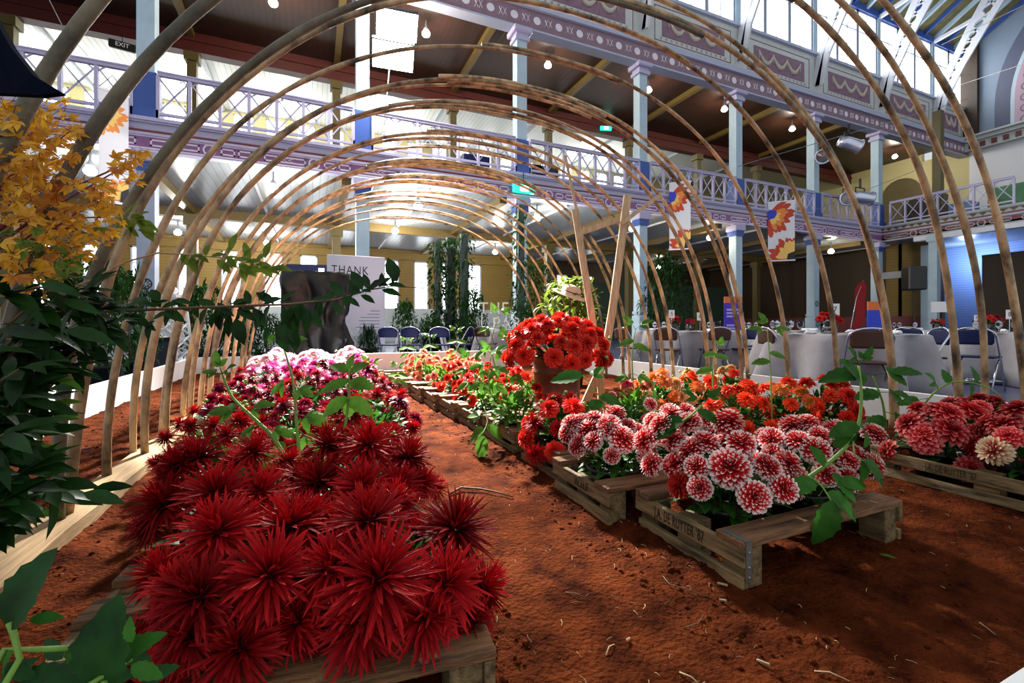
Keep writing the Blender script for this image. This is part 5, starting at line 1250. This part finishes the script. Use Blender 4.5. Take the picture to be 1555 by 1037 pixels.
for px, py, lb in [(430,140,'lamp on the pale gallery ceiling behind the hoops'),(95,72,'lamp on the pale gallery ceiling at far left'),(280,113,'lamp on the pale gallery ceiling behind the left column'),(585,165,'lamp on the pale gallery ceiling left of the middle'),(890,215,'lamp on the pale gallery ceiling right of the middle')]:
    p = on_y(px, py, 23); q = ground(px, py, 10.4) if 0 else V((p.x, 22.5, 10.4)); L = bpy.data.lights.new('gallery_light', 'POINT'); L.energy = 240; L.color = (1,.97,.9); L.shadow_soft_size = .15
    o = bpy.data.objects.new('gallery_light', L); C.objects.link(o); o.location = q
    t = thing('ceiling_lamp', lb, 'ceiling lamp', (q.x,q.y,q.z+.12), 0, 'lamps under the gallery ceilings'); MB().sphere((0,0,0), .08, 12, 7, .8).build('bulb', M['bulb'], t, True); MB().lathe([(.02,.4),(.03,.2),(.06,.13),(.03,.1),(.02,.12)], 16).build('socket', M['grey'], t, True)
# floodlight bank on the gallery front
FL = on_y(600, 62, 12.3)
t = thing('floodlight', 'blazing double floodlight hung before the gallery above the tunnel', 'floodlight', FL, 0)
aim = (V((1.3,5.7,.1))-FL).normalized(); q = aim.to_track_quat('Z','Y').to_matrix().to_4x4()
M['flood'] = emit('floodlight_glass', (1,.97,.9), 160)
for k, z in enumerate((.42,-.42)):
    Tm = Matrix.Translation(V((.05-.1*k,0,z))) @ q
    MB().box(-.55,.55,-.36,.36,-.2,0, Tm, .02).build('housing', M['black'], t)
    MB().box(-.52,.52,-.33,.33,0,.012, Tm).build('lamp_glass', M['flood'], t)
MB().bar((0,.1,-.6),(0,.1,1.0),.05,.05).bar((-.12,.15,-.6),(-.25,.2,-2.2),.03,.03).build('bracket', M['steel'], t)
L = bpy.data.lights.new('flood_beam', 'SPOT'); L.energy = 54000; L.color = (1,.96,.88); L.spot_size = math.radians(37); L.spot_blend = .8; L.shadow_soft_size = .25
o = bpy.data.objects.new('flood_beam', L); C.objects.link(o); o.location = FL+aim*.7; o.rotation_euler = aim.to_track_quat('-Z','Y').to_euler()
L = bpy.data.lights.new('flood_spill', 'POINT'); L.energy = 450; L.color = (1,.85,.65); L.shadow_soft_size = .3
o = bpy.data.objects.new('flood_spill', L); C.objects.link(o); o.location = FL+V((0,.5,.9))

L = bpy.data.lights.new('added_passage_light', 'POINT'); L.energy = 160; L.color = (.45,.62,1); L.shadow_soft_size = .2  # unseen blue lamp added to brighten the boards in the right opening
o = bpy.data.objects.new('added_passage_light', L); C.objects.link(o); o.location = (29.6,11.6,3.9)
# ---------------------------------------------------------------- foreground shrubs at the left
def pleaf(mb, x0, y0, x1, y1, d, W, kind='oval', fold=.22, curl=.25, dd=0.0):
    a = at(x0,y0,d); b = at(x1,y1,d+dd); fwd = V((SY,CY,0)); n = V((0,0,1))*.75-fwd*.8
    leaf(mb, a, b-a, n, (b-a).length, (b-a).length*W, kind, fold, curl, 0)
rg = random.Random(12)
T = thing('laurel_shrub', 'dark green laurel shrub with long leaves at the left edge, nearest the camera', 'shrub', (-.78,1.25,0))
T.location = (-.78,1.25,.02); base = V(T.location)
def build_rel(mb, name, m, t, label=None):
    b = V(t.location); mb.v = [tuple(V(p)-b) for p in mb.v]; o = mb.build(name, m, t, True)
    if label: o['label'] = label
    return o
st = MB(); lv = MB()
root = V((-.78,1.25,.02))
tips = [(60,470,1.2),(100,500,1.3),(30,560,1.05),(40,640,1.15),(30,720,1.0),(70,745,1.1),(5,660,.95),(110,440,1.35),(10,450,1.1),(30,600,1.1),(5,760,.95),(60,540,1.3),(150,470,1.4),(120,470,1.35),(140,440,1.4),(95,420,1.3),(165,490,1.42),(60,500,1.2)]
for (x, y, d) in tips:
    tip = at(x, y, d); midp = root.lerp(tip,.5)+V((rg.uniform(-.08,0), rg.uniform(-.05,.1), .12))
    P = [root, root.lerp(midp,.5)+V((0,0,.08)), midp, midp.lerp(tip,.5)+V((0,0,.03)), tip]; st.tube(P, [.011,.009,.006,.004,.0025], 6)
    for k in range(30):
        u = rg.random(); p = midp.lerp(tip, u) if rg.random() < .8 else tip
        dirv = V((CY,-SY,0))*rg.uniform(-.5,1.0)+V((0,0,1))*rg.uniform(-.5,.5)+V((SY,CY,0))*rg.uniform(-.6,.5)
        leaf(lv, p, dirv, V((0,0,1))-V((SY,CY,0))*rg.uniform(.1,.7), rg.uniform(.075,.12), rg.uniform(.025,.038), 'oval', .2, rg.uniform(.1,.45))
for q in ((84,733,145,734),(142,742,197,733),(127,748,186,760),(26,693,93,684),(29,710,106,705),(38,733,90,762),(0,690,70,700),(70,745,150,760),(10,640,85,650),(60,610,115,625),(75,590,112,585),(126,444,166,402),(60,430,120,440),(95,455,150,470),(20,590,90,560),(30,530,100,540),(0,500,80,505),(100,500,170,512),(60,660,125,640),(0,770,60,790),(10,720,60,745),(110,470,75,520)):
    pleaf(lv, *q, rg.uniform(.95,1.25), rg.uniform(.28,.36))
build_rel(st, 'stems', M['twig'], T); build_rel(lv, 'foliage', M['leaf_dark'], T)
lv2 = MB()
for q in ((75,615,118,604),(80,580,108,572),(20,440,52,425),(78,628,118,632),(85,572,125,590),(40,780,90,775),(30,690,85,672),(70,415,100,395)): pleaf(lv2, *q, 1.2, .3)
build_rel(lv2, 'fresh_leaves', M['leaf_light'], T)
# yellow maple
T = thing('maple_tree', 'yellow autumn maple with dark red twigs at upper left', 'tree', (-1.0,1.45,.03)); root = V(T.location)
st = MB(); lv = MB(); lg = MB(); top = at(-60,300,1.35)
st.tube([root, root.lerp(top,.5)+V((-.03,.02,0)), top, at(-40,150,1.3)], [.022,.018,.012,.006], 8)
for (x, y, d, n, sp) in ((60,190,1.3,26,50),(105,200,1.45,8,26),(40,240,1.25,26,55),(75,280,1.3,20,45),(30,310,1.2,26,50),(85,330,1.3,20,45),(130,345,1.4,12,40),(20,380,1.15,24,45),(70,400,1.25,16,45),(150,300,1.4,12,32),(185,255,1.5,9,20),(210,240,1.55,5,14),(20,170,1.2,18,40),(165,330,1.45,8,25),(110,385,1.3,12,40),(0,240,1.2,16,40)):
    tip = at(x, y, d); s0 = top.lerp(root, rg.uniform(0,.45)); st.tube([s0, s0.lerp(tip,.5)+V((0,0,.03)), tip], [.007,.004,.002], 5)
    for k in range(int(n*2.6)):
        p = at(x+rg.gauss(0,sp*.5), y+rg.gauss(0,sp*.45), d+rg.uniform(-.15,.2)); m = lg if (y > 360 and rg.random() < .45) else lv
        dirv = V((CY,-SY,0))*rg.uniform(-1,1)+V((0,0,1))*rg.uniform(-.9,.6)+V((SY,CY,0))*rg.uniform(-.5,.5); dirv.normalize()
        nn = V((rg.uniform(-.4,.4), rg.uniform(-1,-.2), rg.uniform(.2,1))); L = rg.uniform(.024,.042); s = dirv.cross(nn).normalized()
        leaf(m, p, dirv, nn, L, L*.42, 'lance', .15, rg.uniform(0,.4))
        for sg in (-1,1):
            leaf(m, p, dirv*.75+s*sg*.65, nn, L*.82, L*.36, 'lance', .15, .2)
            if rg.random() < .6: leaf(m, p, dirv*.1+s*sg, nn, L*.55, L*.26, 'lance', .15, .2)
        st.tube([p-dirv*.02, p], [.0008,.0008], 4)
build_rel(st, 'twigs', M['redtwig'], T); build_rel(lv, 'yellow_foliage', M['leaf_yellow'], T); build_rel(lg, 'olive_foliage', M['leaf_lime'], T)
# twigs with leaves reaching across the poles
def reach(label, stem, leaves, r, m, lm, start, leafL=(.05,.06), W=.45):
    t = thing('leafy_branch', label, 'branch', start); st = MB(); lv = MB()
    P = [V(start)]+[at(*q) for q in stem]; st.tube(P, [r*(1-.75*i/(len(P)-1)) for i in range(len(P))], 6); b = V(start)
    for q in leaves:
        for rep in range(2):
            ex = rg.uniform(1.05,1.35); jx, jy = (0,0) if rep == 0 else (rg.uniform(-14,14), rg.uniform(-7,7)); q2 = (q[2], q[3]) if rep == 0 else (q[0]+rg.uniform(-1,1)*(q[2]-q[0])+rg.uniform(-14,14), q[3]+rg.uniform(-14,14))
            pleaf(lv, q[0]+jx, q[1]+jy, q[0]+jx+(q2[0]-q[0])*ex, q[1]+jy+(q2[1]-q[1])*ex, stem[len(stem)//2][2], W*rg.uniform(.85,1.15), 'oval', .25, .2, rg.uniform(-.02,.02))
    build_rel(st, 'stem', M[m], t); build_rel(lv, 'foliage', M[lm], t); return t
B = [(180,470,210,466),(190,478,222,490),(205,470,190,482),(233,463,250,455),(245,468,268,458),(262,456,290,458),(250,472,272,482),(262,470,248,490),(270,462,285,470),(300,455,325,465),(315,468,300,490),(330,466,352,476),(340,470,330,500),(352,462,372,452),(360,470,385,482),(380,462,372,440),(385,468,400,490),(400,462,420,452),(410,464,398,486),(425,460,440,444),(440,458,455,470),(455,462,448,490),(470,460,490,452),(485,458,476,478),(500,455,512,440),(430,468,440,500),(470,470,462,500),(505,458,520,476),(520,450,505,430),(525,452,545,462),(540,446,532,424),(548,448,566,456),(560,440,552,415),(560,440,578,425),(575,436,590,420),(580,440,602,444),(588,432,612,432),(595,430,604,412),(215,488,235,500),(228,490,222,512),(440,500,452,520),(410,495,398,520),(425,490,436,515),(350,478,344,505),(225,462,205,452)]
reach('dark leafy branch stretching right across the left poles to the tunnel middle', [(60,475,1.45),(160,473,1.5),(330,466,1.52),(440,462,1.55),(510,455,1.58),(560,440,1.6),(600,434,1.62),(648,438,1.64)], B, .006, 'twig', 'leaf_dark', (-1.02,1.62,.05))
B = [(300,388,316,396),(312,392,300,405),(320,390,340,384),(330,394,345,408),(340,392,360,388),(350,398,338,412),(355,395,375,392),(362,400,380,412),(372,398,392,394),(380,404,372,420),(388,402,408,400),(395,404,412,418),(300,385,285,396),(285,386,272,402),(400,404,420,412),(345,385,352,370),(368,392,378,378),(390,396,402,384),(290,390,296,410),(410,408,425,404)]
reach('pale twig with yellow green leaves arching over the left poles', [(60,455,1.5),(140,425,1.52),(190,398,1.55),(240,384,1.58),(285,386,1.6),(340,392,1.62),(415,406,1.65)], B, .005, 'rail', 'leaf_lime', (-1.06,1.72,.05))
B = [(185,330,200,345),(200,325,215,338),(205,340,195,356),(215,335,232,342),(180,335,170,350),(195,345,210,358),(225,340,240,350),(190,325,198,312),(210,328,222,320)]
reach('small pale green sprig beside the third pole at upper left', [(100,400,1.7),(150,350,1.7),(190,332,1.7),(235,340,1.72)], B, .004, 'rail', 'leaf_lime', (-1.1,1.9,.05))
# near dahlia plant at bottom left
T = thing('dahlia_plant', 'green dahlia plant with toothed leaves at the bottom left corner', 'plant', (-.42,.66,.0)); root = V(T.location)
M['leaf_near'] = mat('deep_green_dahlia_leaf', (.012,.062,.010), .5, var=.6, vscale=14, transl=.08, spec=.2); st = MB(); lv = MB(); lk = MB()
for q in ([(8,985,.62),(60,986,.62),(105,984,.63)],[(30,1000,.6),(20,960,.6),(14,945,.6)],[(150,1060,.6),(158,1036,.6)],[(120,1050,.6),(200,1000,.65)]):
    tip = [at(*w) for w in q]; st.tube([root, root.lerp(tip[0],.6)+V((-.02,0,.03))]+tip, [.006,.0055]+[.004]*len(tip), 6)
pleaf(lv, 14,955,52,838,.6,.62,'serr',.25,.25); pleaf(lv, 156,1045,160,912,.62,.72,'serr',.3,.2); pleaf(lk, 45,940,92,935,.61,.4,'oval'); pleaf(lk, 100,985,150,1010,.63,.5,'serr')
for q in ((5,1010,50,1030),(30,1037,90,1010),(70,1030,120,1037),(180,1000,235,960),(170,990,225,1000),(200,1010,245,1030),(0,1037,40,1000),(95,1000,60,970),(110,1040,190,1020),(20,990,-20,1030),(200,975,190,940),(215,1037,260,1010)): pleaf(lv if rg.random() < .6 else lk, *q, rg.uniform(.6,.72), .5, 'serr', .25, .35)
build_rel(st, 'stems', M['stem'], T); build_rel(lv, 'dark_leaves', M['leaf_near'], T); build_rel(lk, 'fresh_leaves', M['leaf'], T)
# dark cloth corner at upper left
mb = MB(); P = [at(-60,-40,.8), at(-20,8,.8), at(15,70,.79), at(50,114,.78), at(92,140,.78), at(60,144,.78), at(20,142,.78), at(-70,138,.8)]
k = len(P); fwd = V((SY,CY,0)); vs = P+[p+fwd*.012 for p in P]; mb.add(vs, [tuple(range(k))[::-1], tuple(range(k,2*k))]+[(i,(i+1) % k,k+(i+1) % k,k+i) for i in range(k)])
mb.tube([at(-64,-60,.81), at(-70,138,.81), at(-80,700,.81)*1.0, V((at(-80,700,.81).x, at(-80,700,.81).y, 0.0))], .01, 8)
tag(mb.build('dark_flag', mat('dark_navy_cloth', (.003,.005,.014), .8, spec=.03)), 'dark navy cloth corner hanging above the yellow leaves at the upper left edge', 'cloth')
# ---------------------------------------------------------------- world and camera
w = bpy.data.worlds.new('world'); bpy.context.scene.world = w; w.use_nodes = True
bg = w.node_tree.nodes['Background']; bg.inputs['Color'].default_value = (.92,.96,1.0,1); bg.inputs['Strength'].default_value = .5
cam = bpy.data.cameras.new('camera'); cam.sensor_width = 36; cam.lens = 36*FPX/1555; cam.shift_y = -(518.5-HOR)/1555; cam.clip_start = .02; cam.clip_end = 200
co = bpy.data.objects.new('camera', cam); C.objects.link(co); co.location = (0,0,EYE); co.rotation_euler = (PI/2, 0, -YAW)
sc = bpy.context.scene; sc.camera = co
sc.view_settings.view_transform = 'Standard'; sc.view_settings.look = 'None'; sc.view_settings.gamma = 1; sc.view_settings.exposure = 0.5; sc.view_settings.use_curve_mapping = False
cy = sc.cycles; cy.max_bounces = 6; cy.diffuse_bounces = 3; cy.glossy_bounces = 3; cy.transmission_bounces = 4; cy.caustics_reflective = False; cy.caustics_refractive = False; cy.sample_clamp_indirect = 6
for o in list(C.objects):
    if o.get('kind') == 'structure' and not o.get('label') and o.parent is None: o['label'] = o.name.split('.')[0].replace('_',' ')+' of the hall'
